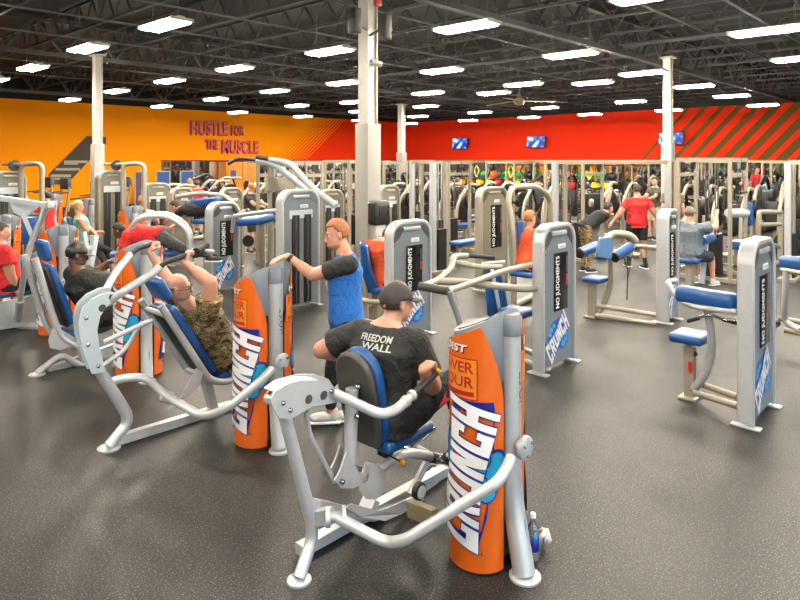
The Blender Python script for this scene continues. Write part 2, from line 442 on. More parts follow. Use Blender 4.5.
# the same lamps go on over the part of the room behind and beside the camera
for i, (x, y) in enumerate([(-5, 1), (-5, 5.5), (-1, 10), (-1, 5.5), (-1, 1), (-1, -3.5), (3, -3.5), (3, 1.2), (8, -3.5), (8, 1), (13, -3), (3.2, 5.6), (-5, 10), (13, 1.8), (18, 1), (18, -3)]):
    dup(lp, (x, y, ZL), 'white hanging strip light in the rows over the camera, outside the picture')
# ---------------------------------------------------------------- columns
def column(px, d, ztop, w, sleeve_w, z_sl, label):
    p = at(px, d); c = T('column', label, 'column', (p.x, p.y, 0))
    m = M(); m.box((p.x-w/2+.01, p.y, ztop/2), (.02, w, ztop)); m.box((p.x+w/2-.01, p.y, ztop/2), (.02, w, ztop)); m.box((p.x, p.y, ztop/2-.002), (w-.045, w*.7, ztop))
    P('post', m, COLW, c, smooth=False)
    P('sleeve', M().rbox((p.x, p.y, z_sl/2), (sleeve_w, sleeve_w, z_sl), .01), BEIGE, c)
    P('cap_plate', M().box((p.x, p.y, ztop-.02), (w*1.7, w*1.7, .04)), COLW, c)
    return p
CP = column(368, 9.9, 4.9, .21, .28, 2.75, 'thick white column with beige sleeve and paper dispenser in the centre')
column(97.5, 16.2, 4.82, .18, .25, 2.6, 'white column against the orange wall at the left')
column(668, 16.6, 4.83, .19, .26, 2.65, 'white column in front of the wall television at the right')
column(401.5, 31, 4.86, .26, .36, 2.55, 'small far white column by the corner of the red wall')
# dispenser on the column
q = CP; ax = V((SN, CS, 0)); rt = V((CS, -SN, 0))
dc = W(379, 213, 9.6)
t = T('paper_towel_dispenser', 'black paper towel dispenser mounted on the centre column', 'dispenser', (dc.x, dc.y, 1.25))
P('casing', M().rbox((dc.x, dc.y, 1.42), (.32, .2, .36), .05, seg=3), BLACK, t)
P('window', M().rbox((dc.x, dc.y-.105, 1.46), (.2, .01, .14), .003), mat('smoke_plastic', (60, 60, 64), .15), t)
P('paper', M().box((dc.x, dc.y-.03, 1.17), (.2, .02, .18)), PAPER, t)
for s, px, py, nm in ((1, 354.5, 21, 'left'), (2, 385, 27, 'right')):
    sp = W(px, py, 9.2); t = T('loudspeaker', 'black loudspeaker on the %s side of the centre column' % nm, 'loudspeaker', sp)
    P('cabinet', M().rbox(sp, (.13, .15, .36), .01), BLACK if s == 1 else DGREY, t)
    P('grille', M().rbox(sp+V((0, -.078, 0)), (.11, .012, .32), .004), mat('grille_grey', (110, 108, 100), .6), t)
    P('bracket', M().bar(sp, (q.x, q.y, sp.z), .03, .03), IRON, t)
dp = W(374.5, 63, 9.7); t = T('security_camera', 'white bullet security camera on the centre column', 'security camera', dp)
P('body', M().cyl(dp+V((-.07, 0, .01)), dp+V((.09, -.05, -.02)), .045), mat('cam_white', (225, 225, 225), .4), t)
P('lens', M().cyl(dp+V((-.075, 0, .01)), dp+V((-.07, 0, .01)), .038), BLACK, t)
P('mount', M().bar(dp, (q.x+.05, q.y-.1, dp.z), .03, .03), mat('cam_white', (225, 225, 225), .4), t)
rp = W(377.5, 3, 9.75); TM('alarm_strobe', M().rbox(rp, (.12, .08, .1), .02), mat('alarm_red', (210, 40, 50), .4), 'red alarm strobe high on the centre column', 'alarm')
# ---------------------------------------------------------------- ceiling fan
fp = W(519, 101, 24.5)
t = T('ceiling_fan', 'large pale ceiling fan with long thin blades', 'ceiling fan', (fp.x, fp.y, fp.z))
P('hub', M().lathe(fp, [(.05, -.16), (.16, -.14), (.2, -.04), (.2, .06), (.08, .12), (.05, .3)], 18), TAN, t)
P('downrod', M().cyl(fp+V((0, 0, .2)), (fp.x, fp.y, 5.2), .04), PIPE, t)
for k in range(3):
    a = -YAW+.05+k*2*PI/3+(0 if k else 0); d = V((math.cos(a), math.sin(a), 0)); n = V((-d.y, d.x, 0))
    a0 = fp+d*.18; a1 = fp+d*1.85+V((0, 0, -.05))
    P('blade', M().prism([a0-n*.06, a1-n*.05, a1+n*.05, a0+n*.08], (0, 0, .025), (0, 0, 0)), TAN, t, smooth=False)
# ---------------------------------------------------------------- televisions
def tv_mat():
    m = bpy.data.materials.new('tv_screen'); m.use_nodes = True; nt = m.node_tree; b = nt.nodes['Principled BSDF']
    tc = nt.nodes.new('ShaderNodeTexCoord'); n = nt.nodes.new('ShaderNodeTexNoise'); n.inputs['Scale'].default_value = 3.2; n.inputs['Detail'].default_value = 1
    nt.links.new(tc.outputs['Object'], n.inputs['Vector']); r = nt.nodes.new('ShaderNodeValToRGB'); nt.links.new(n.outputs['Fac'], r.inputs['Fac'])
    e = r.color_ramp.elements; e[0].position = .4; e[0].color = lin((20, 50, 150)); e[1].position = .62; e[1].color = lin((210, 235, 250))
    k = e.new(.52); k.color = lin((70, 150, 230))
    b.inputs['Base Color'].default_value = (0, 0, 0, 1); nt.links.new(r.outputs['Color'], b.inputs['Emission Color']); b.inputs['Emission Strength'].default_value = .6
    return m
TVM = tv_mat()
for px, py, wpx, hpx, nm in ((460, 143.5, 15, 11, 'left of the two small lit ones on the red wall'), (536, 142, 18.5, 11.5, 'middle of the red wall'), (671, 138.5, 25, 12, 'beside the white column and the stripes')):
    p = PX(px, py, XR-.3); dd = (p.x*SN+p.y*CS)
    hh = hpx/F*dd; ww = abs(PX(px+wpx/2, py, XR-.3).y-PX(px-wpx/2, py, XR-.3).y)
    t = T('wall_television', 'lit wall television, '+nm, 'television', p, 'wall televisions')
    R = Matrix.Rotation(.10, 3, 'Y')
    P('casing', M().rbox(p, (.08, ww, hh), .01, R), BLACK, t)
    P('screen', M().box(p+R @ V((-.043, 0, 0)), (.004, ww*.95, hh*.92), R), TVM, t, smooth=False)
    P('bracket', M().bar(p, (XR, p.y, p.z), .12, .12), IRON, t)
# ---------------------------------------------------------------- wall lettering
MAG = mat('magenta_lettering', (176, 22, 70), .5); SAL = mat('salmon_lettering', (238, 96, 84), .5)
wl = None
def wall_word(s, x0, x1, yt0, yb0, yt1, yb1, slant=0):
    """letters as raised blocks on the orange wall; px box with tops/bottoms at both ends"""
    a = PY(x0, (yt0+yb0)/2, YL-.02); b = PY(x1, (yt1+yb1)/2, YL-.02)
    vs, fs = txt(s, .03)
    zt0, zb0 = PY(x0, yt0, YL).z, PY(x0, yb0, YL).z; zt1, zb1 = PY(x1, yt1, YL).z, PY(x1, yb1, YL).z
    m = M()
    def mp(u, v, y):
        z0 = zb0+(zb1-zb0)*u; z1 = zt0+(zt1-zt0)*u
        return V((a.x+(b.x-a.x)*u, y, z0+(z1-z0)*v))
    m.use(SAL); m.add([mp(p[0], p[1], YL-.12) for p in vs], fs)
    # sides
    ec = {}
    for f in fs:
        for i in range(len(f)):
            e = tuple(sorted((f[i], f[(i+1) % len(f)]))); ec[e] = ec.get(e, 0)+1
    m.use(MAG)
    for e, c in ec.items():
        if c == 1:
            p, q2 = vs[e[0]], vs[e[1]]
            m.add([mp(p[0], p[1], YL-.12), mp(q2[0], q2[1], YL-.12), mp(q2[0], q2[1], YL), mp(p[0], p[1], YL)], [(0, 1, 2, 3)])
    dz = -.07; dx = -.10
    m.add([mp(p[0], p[1], YL-.06)+V((dx*.5, 0, dz*.6)) for p in vs], fs)
    return m
ws = T('wall_slogan', 'magenta and salmon raised slogan reading hustle for the muscle on orange wall', 'wall lettering', PY(225, 137, YL-.1))
for s, *b in (('HUSTLE', 190.5, 227.5, 120, 134.5, 121.5, 135.5), ('FOR', 231, 243.5, 125, 135.5, 125.5, 135.5), ('THE', 205.5, 218, 139, 149, 140, 149.5), ('MUSCLE', 221.5, 258, 139.5, 153, 141, 153.5)):
    P('word_lettering', wall_word(s, *b), None, ws, smooth=False, merge=False)
# dark ramp mural panel on the orange wall
BRN = mat('dark_brown_mural', (84, 66, 42), .6, 0, .05, 6); MW = mat('mural_white', (222, 212, 190), .6)
pts = [(49, 174), (87, 136), (106, 137), (106, 144), (88, 162), (67, 184.5), (49, 184.5)]
P3 = [PY(a, b, YL-.03) for a, b in pts]
mur = TM('wall_mural', M().prism(P3, (0, .025, 0), (0, 0, 0)), BRN, 'dark brown diagonal mural with pale text bars on the orange wall', 'mural', smooth=False, loc=P3[0])
for (x0, x1, y0, y1) in ((64, 87.5, 160.5, 163), (64, 78, 163.3, 164.6), (55.5, 80, 168, 170.5), (50.5, 71, 174.5, 177), (50.5, 68, 177.8, 179.6)):
    q = [PY(a, b, YL-.045) for a, b in ((x0, y1), (x1, y1), (x1, y0), (x0, y0))]
    P('text_bar', M().prism(q, (0, .01, 0), (0, 0, 0)), MW, mur, smooth=False)
# ---------------------------------------------------------------- things at the orange wall
OY = mat('orange_steel_door', (240, 150, 10), .45)
dq = PY(240, 185, YL-.6)
t = T('storage_locker', 'tall orange storage container with a small window', 'locker', (dq.x, YL-.45, 0))
P('body', M().rbox((dq.x, YL-.47, 1.05), (2.0, .8, 2.1), .02), OY, t)
for sx in (-.9, 0, .9): P('rib', M().box((dq.x+sx, YL-.89, 1.05), (.06, .04, 2.0)), OY, t, smooth=False)
P('window', M().box((dq.x-.6, YL-.9, 1.4), (.3, .03, .5)), mat('blue_poster', (90, 120, 190), .4), t, smooth=False)
for i, (px, c, w) in enumerate(((163, 'blue', 14), (187, 'blue', 14), (141, 'purple', 13))):
    c2 = PY(px, 180, YL-2.0); 
    mt = mat('partition_blue', (20, 84, 150), .5) if c == 'blue' else mat('poster_purple', (92, 60, 100), .5)
    a = PY(px-w/2, 180, YL-2); b = PY(px+w/2, 180, YL-2)
    t = T('partition_screen', ['blue free-standing partition by the orange wall, left one', 'blue free-standing partition by the orange wall, right one', 'purple poster board left of the blue partitions'][i], 'partition', ((a.x+b.x)/2, YL-2, 0))
    P('board', M().box(((a.x+b.x)/2, YL-2, .95), (b.x-a.x-.06, .05, 1.4)), mt, t, smooth=False)
    P('frame', M().box(((a.x+b.x)/2, YL-2, 1.67), (b.x-a.x, .07, .05)).box((a.x+.02, YL-2, .85), (.04, .07, 1.7)).box((b.x-.02, YL-2, .85), (.04, .07, 1.7)), SILV, t, smooth=False)
# ================================================================= ORANGE WEIGHT TOWERS
def shroud_pt(cx, cy, sgn, th, z, off=0.0):
    a = .152+off; b = .165+off
    return V((cx+sgn*(.08+a*math.sin(th)), cy-b*math.cos(th), z))
def shroud_mesh(cx, cy, sgn):
    m = M(); NZ, NT = 26, 18
    def th0(f): return 0 if f < .68 else (.92*((f-.68)/.32)**1.4)
    for skin_ in (0, 1):
        vs = []
        for i in range(NZ+1):
            f = i/NZ; t0 = th0(f)
            for j in range(NT+1):
                th = t0+(PI-t0*1.0-(0 if f < .68 else t0*.2)-t0*.0)*(j/NT) if False else t0+(PI-2*t0)*(j/NT)
                zt = 1.325-.05*min(1, max(0, (th-.8)/.7))-.07*min(1, max(0, (th-1.5)/1.0))
                vs.append(shroud_pt(cx, cy, sgn, th, .015+(zt-.015)*f, -.008*skin_))
        fs = [(i*(NT+1)+j, i*(NT+1)+j+1, (i+1)*(NT+1)+j+1, (i+1)*(NT+1)+j) for i in range(NZ) for j in range(NT)]
        o = len(m.v); m.add(vs, fs)
        if skin_ == 1:
            n1 = (NZ+1)*(NT+1); base = o-n1
            rim = [j for j in range(NT+1)]+[i*(NT+1)+NT for i in range(1, NZ+1)]+[NZ*(NT+1)+j for j in range(NT-1, -1, -1)]+[i*(NT+1) for i in range(NZ-1, 0, -1)]
            for k in range(len(rim)):
                a, b = rim[k], rim[(k+1) % len(rim)]
                m.f.append((base+a, base+b, o+b, o+a)); m.m.append(0)
    return m
def hoist_decals(cx, cy, sgn, par):
    z_of = lambda v: v
    # (u: along the arc 0..1 from the -y edge to +y edge, for sgn=-1 ; v: height)
    def mp_arc(u, z, h):
        th = PI*u if sgn < 0 else PI*(1-u)
        return shroud_pt(cx, cy, sgn, th, z, .001+h)
    # sgn<0: seen from -x the -y edge is on the viewer's right -> mirror u
    def U(x): return 1-x
    def rd(u, z, h): return mp_arc(U(u), z, h)
    # name at the top
    vs, fs = txt('HOIST', .03)
    tilt = .05
    def place(vs, x0, x1, z0, z1, sh=0.12): return [(x0+(x1-x0)*p[0]+sh*(p[1]-.5)*.12, z0+(z1-z0)*p[1]+tilt*0*p[0]) for p in vs]
    decal([(BLACK, [(p[0]+.012, p[1]-.006) for p in place(vs, .10, .56, 1.172, 1.215)], fs), (WHITE, place(vs, .10, .56, 1.172, 1.215), fs)], rd, 24, par, 'brand_lettering')
    # power hour patch
    L = []
    L.append((REDD, *quads([(.02, .925, .68, 1.145)]))); L.append((PALEOR, *quads([(.032, .932, .668, 1.138)])))
    for s, z0, z1 in (('POWER', 1.065, 1.125), ('HOUR', .988, 1.048)):
        vs, fs = txt(s, .02); L.append((REDD, place(vs, .06 if s == 'POWER' else .14, .64, z0, z1, 0), fs))
    L.append((REDD, *quads([(.07, .945, .64, .970)])))
    decal(L, rd, 30, par, 'power_hour_patch')
    # big vertical word: reads upwards
    zc0, zc1 = .17, .91
    L = []
    back = [(-.03, .0), (.18, -.07), (.62, -.03), (.8, .04), (1.02, .1), (1.03, .96), (.9, 1.03), (.6, .95), (.35, .98), (.1, 1.1), (-.03, 1.08)]
    L.append((NAVY, [(p[0]*.98+.01, p[1]*.9+.05) for p in back], [tuple(range(len(back)))]))
    def fist(cx_, cy_, s):
        o = []
        for dx, dy, rx, ry in ((0, 0, .12, .2), (.07, .2, .05, .11), (.0, .24, .05, .11), (-.07, .2, .05, .11), (-.13, .05, .05, .12)):
            o.append((NAVY, blob(cx_+dx*s, cy_+dy*s, rx*s*1.12+.006, ry*s*1.1+.012), [tuple(range(14))]))
            o.append((CYAN, blob(cx_+dx*s, cy_+dy*s, rx*s, ry*s), [tuple(range(14))]))
        return o
    f1 = fist(.66, .95, .8); f2 = fist(.52, .0, 1.15)
    for i in range(0, len(f1), 1): L.append(f1[i])
    for i in range(0, len(f2), 1): L.append(f2[i])
    vs, fs = crunch(.5, .010, .34); L.append((NAVY, vs, fs))
    vs, fs = crunch(.5, 0, .34); L.append((WHITE, vs, fs))
    # word coords (a along, b up) -> arc u = right..: letters' tops point to viewer's left
    def rw(a, b, h):
        u = (.72+.22*min(1, a*1.1))-b*.60; z = zc0+(zc1-zc0)*a
        return rd(u, z, h)
    # slope of the word: bottom of letters drops with arc
    decal(L, rw, 44, par, 'gym_name_decal', axis=1)
def hoist_tower(c, label, full=True):
    cx, cy = c
    t = T('weight_stack_tower', label, 'gym weight tower', (cx, cy, 0), 'orange weight stack towers')
    for sgn in (-1, 1):
        o = P('shroud', shroud_mesh(cx, cy, sgn), ORANGE, t, merge=False)
        hoist_decals(cx, cy, sgn, o)
        P('screw', M().ell(shroud_pt(cx, cy, sgn, .85, .12, .003), (.008, .008, .008)), CHROME, o)
    m = M(); n = 40; outl = []
    for k in range(n):
        a = 2*PI*k/n; ex = abs(math.cos(a))**.8*math.copysign(1, math.cos(a)); ey = abs(math.sin(a))**.8*math.copysign(1, math.sin(a))
        outl.append((ex*.212, ey*.152))
    def ztop(x, y=0): return 1.395-.20*abs(x)-.40*(y+.15)
    rings = [(.93, lambda x, y: .98+.3*abs(x)), (1.0, lambda x, y: 1.02+.3*abs(x)), (1.0, lambda x, y: ztop(x, y)-.02), (.96, lambda x, y: ztop(x, y))]
    vs = []
    for s_, zf in rings: vs += [V((cx+x*s_, cy+y*s_, zf(x, y))) for x, y in outl]
    fs = [(i*n+k, i*n+(k+1) % n, (i+1)*n+(k+1) % n, (i+1)*n+k) for i in range(3) for k in range(n)]
    m.add(vs, fs+[tuple(range(n))[::-1], tuple(3*n+k for k in range(n))])
    cap = P('cap', m, CAPG, t)
    P('cap_inlay', M().add([V((cx+x*.86, cy+y*.84, ztop(x*.86, y*.84)+.004)) for x, y in outl]+[V((cx+x*.86, cy+y*.84, ztop(x, y)-.02)) for x, y in outl], [tuple(range(n))]+[(k, (k+1) % n, n+(k+1) % n, n+k) for k in range(n)]), DGREY, cap)
    P('weight_stack', M().box((cx, cy+.01, .5), (.12, .26, .94)), BLACK, t, smooth=False)
    py_ = cy-.155
    P('post', M().tube([(cx, py_, 1.27), (cx, py_, .42), (cx-.045, py_-.115, .015)], .058, 20, .18), SILV, t)
    P('post_cap', M().lathe((cx, py_, 1.25), [(.060, 0), (.061, .01), (.061, .09), (.05, .115)], 20), CAPG, t)
    P('foot_plate', M().lathe((cx-.045, py_-.12, 0), [(.084, 0), (.084, .012), (.075, .018)], 20), SILV, t)
    hub = P('pivot_hub', M().lathe((cx-.01, py_-.055, .665), [(.03, -.0), (.03, .03), (.062, .032), (.062, .055), (.05, .06), (.02, .062)], 22, (0, -1, 0)), SILV, t)
    for k in range(3):
        a = 2*PI*k/3+.5
        P('bolt', M().lathe((cx-.01+.042*math.cos(a), py_-.115, .665+.042*math.sin(a)), [(.009, 0), (.009, .008), (.005, .011)], 8, (0, -1, 0)), CHROME, hub)
    # post lettering wraps the tube, reads upwards
    vs, fs = txt('HOIST', .0)
    def mp(u, v, h):
        a = -PI/2+.35-(v-.5)*.9
        return V((cx+math.cos(a)*(.0585+h), py_+math.sin(a)*(.0585+h), .86+.2*u))
    decal([(DGREY, vs, fs)], mp, 0, t, 'post_lettering')
    def mp2(u, v, h):
        z = .10+.2*v; k = (0.42-z)/.42; a = -PI/2+.15+u*.5
        o = V((-.045*k, -.115*k, 0))
        return V((cx+math.cos(a)*(.060+h), py_+math.sin(a)*(.060+h), z))+o
    decal([(WHITE, *quads([(.1, -.25, .9, .25)])), (BLUEB, *quads([(-.5, .2, -.3, 1)]))], mp2, 0, t, 'instruction_sticker')
    return t
TOWC = [(3.0, 2.13), (3.02, 4.29), (3.05, 6.5), (3.1, 8.85), (3.1, 11.1), (5.3, 11.6), (5.6, 14.3), (5.7, 16.7)]
TL = ['orange weight tower nearest the camera, water bottle beside its foot', 'orange weight tower under the trainer\'s hand, second in the row',
      'orange weight tower in front of the man in the black cap', 'orange weight tower left of the black-capped man, by the red shirt at the edge',
      'orange weight tower farthest left in the near row', 'orange weight tower by the prone exerciser in red, back row', 'orange weight tower right of the blonde woman, back row', 'farthest orange weight tower at the back left']
tw0 = hoist_tower(TOWC[0], TL[0])
for c, l in list(zip(TOWC, TL))[1:]: dup(tw0, (c[0], c[1], 0), l)
# ================================================================= MACHINE A (seated dip, nearest)
def plate(pts, th, nrm=(0, 1, 0)):
    n = V(nrm)*th; return [p-n/2 for p in pts], n
o = PY(297, 577, 2.73); o.z = 0
A = T('seated_press_machine', 'silver press machine nearest the camera with blue padded seat', 'exercise machine', o)
leg = [PY(299, 572, 2.70), PY(312, 540, 2.73), PY(312, 523, 2.73), PY(284, 412, 2.73)]; leg[0].z = .02
P('rear_leg', M().tube(leg, .034, 16, .1), SILV, A)
P('foot_plate', M().lathe((leg[0].x, leg[0].y, 0), [(.064, 0), (.064, .012), (.055, .016)], 20), SILV, A)
def holes_plate(par, name, px, y, mt, holes=(), th=.012):
    pts = [PY(a, b, y) for a, b in px]
    ob = P(name, M().prism(pts, (0, th, 0), (0, -th/2, 0)), mt, par, smooth=False)
    for hx, hy, r in holes:
        c = PY(hx, hy, y)
        P('lightening_hole', M().lathe(c+V((0, th*.5, 0)), [(r*1.0, 0), (r*1.0, th+.002), (r*.8, th+.0025)], 20, (0, -1, 0)), DGREY, ob)
    return ob
pa = [(273, 409), (270, 399), (275, 391), (286, 384), (300, 380), (318, 380), (331, 385), (337, 394), (336, 402), (326, 404), (312, 406), (300, 413), (290, 419), (279, 418)]
for y, nm in ((2.68, 0), (2.80, 1)):
    dx = (y-2.68)
    hp = holes_plate(A, 'pivot_plate', [(a, b) for a, b in pa] if y == 2.68 else [(a-3, b-6) for a, b in pa], y, PALE if False else SILV, [(308, 399, .024), (323, 395, .024)] if y == 2.68 else [])
    if y == 2.68:
        for q in ((290, 410), (283, 403), (331, 391)): P('bolt', M().lathe(PY(*q, 2.672), [(.012, 0), (.012, .008), (.006, .012)], 10, (0, -1, 0)), CHROME, hp)
c1 = PY(279, 402, 2.73)
P('pivot_tube', M().cyl(c1+V((0, -.055, 0)), c1+V((0, .09, 0)), .034, 20), SILV, A)
sk = [PY(276, 393, 2.69), PY(287, 385, 2.69), PY(301, 381, 2.69), PY(318, 381, 2.69), PY(330, 386, 2.69)]
m = M()
for i in range(len(sk)-1):
    a, b = sk[i], sk[i+1]; m.add([a, b, b+V((0, .1, 0)), a+V((0, .1, 0))], [(0, 1, 2, 3)])
P('pivot_bridge', m, SILV, A, solid=.008, smooth=False)
def arm(par, pts, r, grip, knob=True, collars=True):
    P('press_arm', M().tube(pts, r, 16, .08), SILV, par)
    a, b = grip
    d = (b-a).normalized()
    if collars:
        P('joint_collar', M().lathe(pts[-1]-d*.01, [(r*.9, 0), (r*1.15, .005), (r*1.15, .03), (r*.8, .035), (r*.8, .06), (r*1.1, .062), (r*1.1, .085), (r*.7, .09)], 16, d), SILV, par)
    P('hand_grip', M().cyl(a+d*.07, b, .019, 14), RUBBER, par)
    if knob: P('grip_cap', M().lathe(b, [(.02, 0), (.024, .005), (.024, .022), (.012, .028)], 14, d), YELLOW, par)
ra = [PY(334, 393, 2.66), PY(381, 415, 2.46), PY(396, 410, 2.45), PY(405, 402, 2.45)]
arm(A, ra, .028, (ra[-1], PY(436, 373, 2.45)))
la = [PY(326, 391, 2.86), PY(336, 392, 3.08), PY(346, 382, 3.12), PY(349, 378, 3.12)]
arm(A, la, .028, (la[-1], PY(362, 362, 3.12)))
# seat back
def pad(par, name, a, b, w, th, mt=BLUE, wdir=(0, 1, 0), r=None, shell=None, nrm=None):
    """cushion from a to b, width w along wdir"""
    a, b = V(a), V(b); d = (b-a); L = d.length; d.normalize(); x = V(wdir).normalized(); x = (x-d*x.dot(d)).normalized(); z = x.cross(d)
    R = Matrix((x, d, z)).transposed()
    return P(name, M().rbox((a+b)/2, (w, L, th), r or th*.45, R, 4), mt, par)
def backpad(par, a, b, w, fwd=(1, 0, 0)):
    """rounded-top back cushion with grey shell; a bottom, b top"""
    a, b = V(a), V(b); d = (b-a); L = d.length; d.normalize(); x = V((0, 1, 0)); f = V(fwd); f = (f-d*f.dot(d)).normalized(); x = d.cross(f).normalized()
    out = []
    n = 10
    for k in range(n+1):
        t = PI*k/n; out.append((math.cos(t)*w/2, L-w*.5+math.sin(t)*w*.5))
    for (sx, sy) in ((-w*.5, L*.35), (-w*.42, .03), (-w*.36, 0), (w*.36, 0), (w*.42, .03), (w*.5, L*.35)): out.append((sx, sy))
    pts = [a+x*p[0]+d*p[1] for p in out]
    P('back_cushion', M().prism(pts, f*.065, f*.0), BLUE, par, bev=.02)
    P('back_shell', M().prism([a+(p-a)*1.0 for p in pts], f*.05, f*-.052), DGREY, par, bev=.022)
backpad(A, (2.72, 2.79, .52), (2.60, 2.79, 1.09), .31)
sp = PY(352, 392, 2.76); s1 = PY(350, 462, 2.76)
P('back_post', M().tube([sp+V((0, 0, .02)), s1+V((0, 0, 0))], .038, 16), SILV, A)
for q in ((357, 386), (356, 416)): P('bolt', M().lathe(PY(*q, 2.72), [(.016, 0), (.016, .02), (.008, .026)], 10, (0, -1, 0)), CHROME, A)
P('seat_cushion', M().rbox((2.93, 2.79, .515), (.42, .34, .07), .03, Matrix.Rotation(-.05, 3, 'Y'), 4), BLUE, A)
P('seat_post', M().box((2.86, 2.79, .44), (.07, .07, .10)), IRON, A, smooth=False)
gus = [(334, 480), (340, 470), (346, 452), (352, 463), (359, 472), (368, 474), (366, 482), (352, 488), (341, 488)]
for y in (2.70, 2.84): holes_plate(A, 'gusset_plate', gus if y == 2.70 else [(a-6, b-8) for a, b in gus], y, SILV)
P('bolt', M().lathe(PY(341, 481, 2.69), [(.014, 0), (.014, .02), (.007, .025)], 10, (0, -1, 0)), CHROME, A)
P('seat_frame', M().tube([PY(350, 481, 2.77), PY(372, 474, 2.77), PY(394, 458, 2.77), PY(410, 453, 2.77), PY(432, 457, 2.78)], .032, 14, .06), SILV, A)
P('seat_frame_sleeve', M().cyl(PY(430, 457, 2.78), PY(452, 461, 2.80), .036), IRON, A)
P('adjust_pin', M().tube([PY(388, 455, 2.72), PY(400, 461, 2.70)], .006), IRON, A)
P('adjust_knob', M().lathe(PY(401, 462, 2.70), [(.012, -.01), (.022, 0), (.022, .018), (.012, .024)], 12, (.5, -.8, 0)), YELLOW, A)
P('link_rod', M().tube([PY(306, 412, 2.74), PY(310, 436, 2.74), PY(335, 482, 2.74)], .013, 10, .05), SILV, A)
br = [(366, 462), (374, 463), (385, 472), (384, 490), (376, 499), (366, 499), (360, 490), (361, 478)]
for y in (2.70, 2.86): holes_plate(A, 'carriage_bracket', br, y, SILV)
P('carriage_post', M().bar(PY(372, 498, 2.78), PY(366, 512, 2.78), .1, .05), SILV, A, smooth=False)
bp = [PY(314, 504, 2.73), PY(330, 507, 2.73), PY(352, 513, 2.76), PY(372, 516, 2.80), PY(392, 508, 2.82), PY(420, 492, 2.84), PY(462, 474, 2.88)]
m = M()
for i in range(len(bp)-1): m.bar(bp[i], bp[i+1], .05, .05)
P('base_rail', m, SILV, A, smooth=False)
bl = [PY(346, 508, 2.70), PY(362, 517, 2.70), PY(385, 521, 2.70), PY(402, 514, 2.72), PY(424, 500, 2.74), PY(424, 492, 2.74), PY(400, 503, 2.72), PY(380, 511, 2.70), PY(352, 504, 2.70)]
P('guide_plate', M().prism(bl, (0, .012, 0), (0, 0, 0)), SILV, A, smooth=False)
P('base_beam', M().bar((2.25, 2.86, .04), (3.6, 2.86, .04), .07, .06), SILV, A, smooth=False)
for q, y in (((419, 491), 2.72), ((430, 472), 2.95)):
    c = PY(*q, y); w = P('guide_wheel', M().lathe(c+V((0, .02, 0)), [(.05, 0), (.055, .005), (.055, .035), (.05, .04)], 22, (0, -1, 0)), BLACK, A)
    P('wheel_disc', M().lathe(c+V((0, -.02, 0)), [(.04, 0), (.04, .006), (.01, .01)], 18, (0, -1, 0)), PALE, w)
P('cross_channel', M().bar(PY(410, 508, 2.6), PY(436, 518, 2.35), .05, .09), TAN, A, smooth=False)
P('foot_rest', M().rbox((3.36, 2.62, .29), (.28, .14, .02), .008, Matrix.Rotation(-.25, 3, 'Y')), CHROME, A); P('foot_rest', M().rbox((3.36, 2.98, .29), (.28, .14, .02), .008, Matrix.Rotation(-.25, 3, 'Y')), CHROME, A)
P('foot_rest_arm', M().tube([(3.3, 2.8, .24), (3.3, 2.55, .27)], .02).tube([(3.3, 2.8, .24), (3.3, 3.05, .27)], .02).tube([(3.3, 2.8, .24), (3.1, 2.8, .05)], .025), SILV, A)
# rocker link to the tower
P('link_joint', M().lathe(PY(336, 517, 2.60), [(.02, -.06), (.05, -.055), (.05, -.03), (.028, -.028), (.028, .03), (.056, .032), (.056, .05), (.02, .055)], 20, (.75, -.65, 0)), SILV, A)
P('joint_arm', M().bar(leg[2]+V((0, 0, .03)), PY(333, 515, 2.62), .05, .075), SILV, A, smooth=False)
rk = [PY(338, 518, 2.58), W(386, 543, 3.34), W(404, 541, 3.26), W(497, 483, 3.22), W(507, 468, 3.30), W(511, 458, 3.36)]
P('rocker_bar', M().tube(rk, .029, 16, .10), SILV, A)
# ================================================================= MACHINE B (incline press)
o = PY(108, 448, 5.0); o.z = 0
B = T('incline_press_machine', 'silver shoulder press machine used by the bald man in camouflage shirt', 'exercise machine', o)
leg = [PY(109, 447, 5.0), PY(127, 424, 5.0), PY(127, 414, 5.0), PY(98, 368, 5.0)]; leg[0].z = .02
P('rear_leg', M().tube(leg, .043, 16, .1), SILV, B)
P('foot_plate', M().lathe((leg[0].x, leg[0].y, 0), [(.085, 0), (.085, .012), (.07, .016)], 20), SILV, B)
pb = [(92, 374), (85, 358), (80, 340), (78, 322), (82, 308), (91, 299), (104, 293), (114, 292), (117, 298), (108, 305), (100, 316), (97, 330), (99, 346), (103, 362), (104, 372)]
for y in (4.93, 5.08):
    q = holes_plate(B, 'pivot_plate', pb if y == 4.93 else [(a-5, b-5) for a, b in pb], y, PALE, [(102, 308, .028), (111, 297, .02)] if y == 4.93 else [])
    if y == 4.93:
        for z in ((88, 345), (98, 366), (86, 318)): P('bolt', M().lathe(PY(*z, 4.92), [(.014, 0), (.014, .01), (.007, .014)], 10, (0, -1, 0)), CHROME, q)
rb = [PY(108, 303, 4.97), PY(121, 293, 4.88), PY(152, 274, 4.83), PY(160, 267, 4.83)]
P('press_arm', M().tube(rb, .030, 16, .1), SILV, B)
P('hand_grip', M().tube([PY(159, 268, 4.83), PY(166, 262, 4.83), PY(190, 254, 4.84)], .021, 12, .08), RUBBER, B)
lb = [PY(103, 297, 5.1), PY(113, 276, 5.25), PY(130, 255, 5.4)]
P('press_arm', M().tube(lb, .030, 16, .1), SILV, B)
P('hand_grip', M().tube([PY(130, 255, 5.4), PY(137, 249, 5.42), PY(158, 242, 5.44)], .021, 12, .08), RUBBER, B)
P('link_rod', M().tube([PY(104, 342, 4.96), PY(152, 320, 4.9)], .018).tube([PY(102, 366, 5.08), PY(125, 350, 5.05), PY(142, 322, 5.0)], .018, 10, .06), SILV, B)
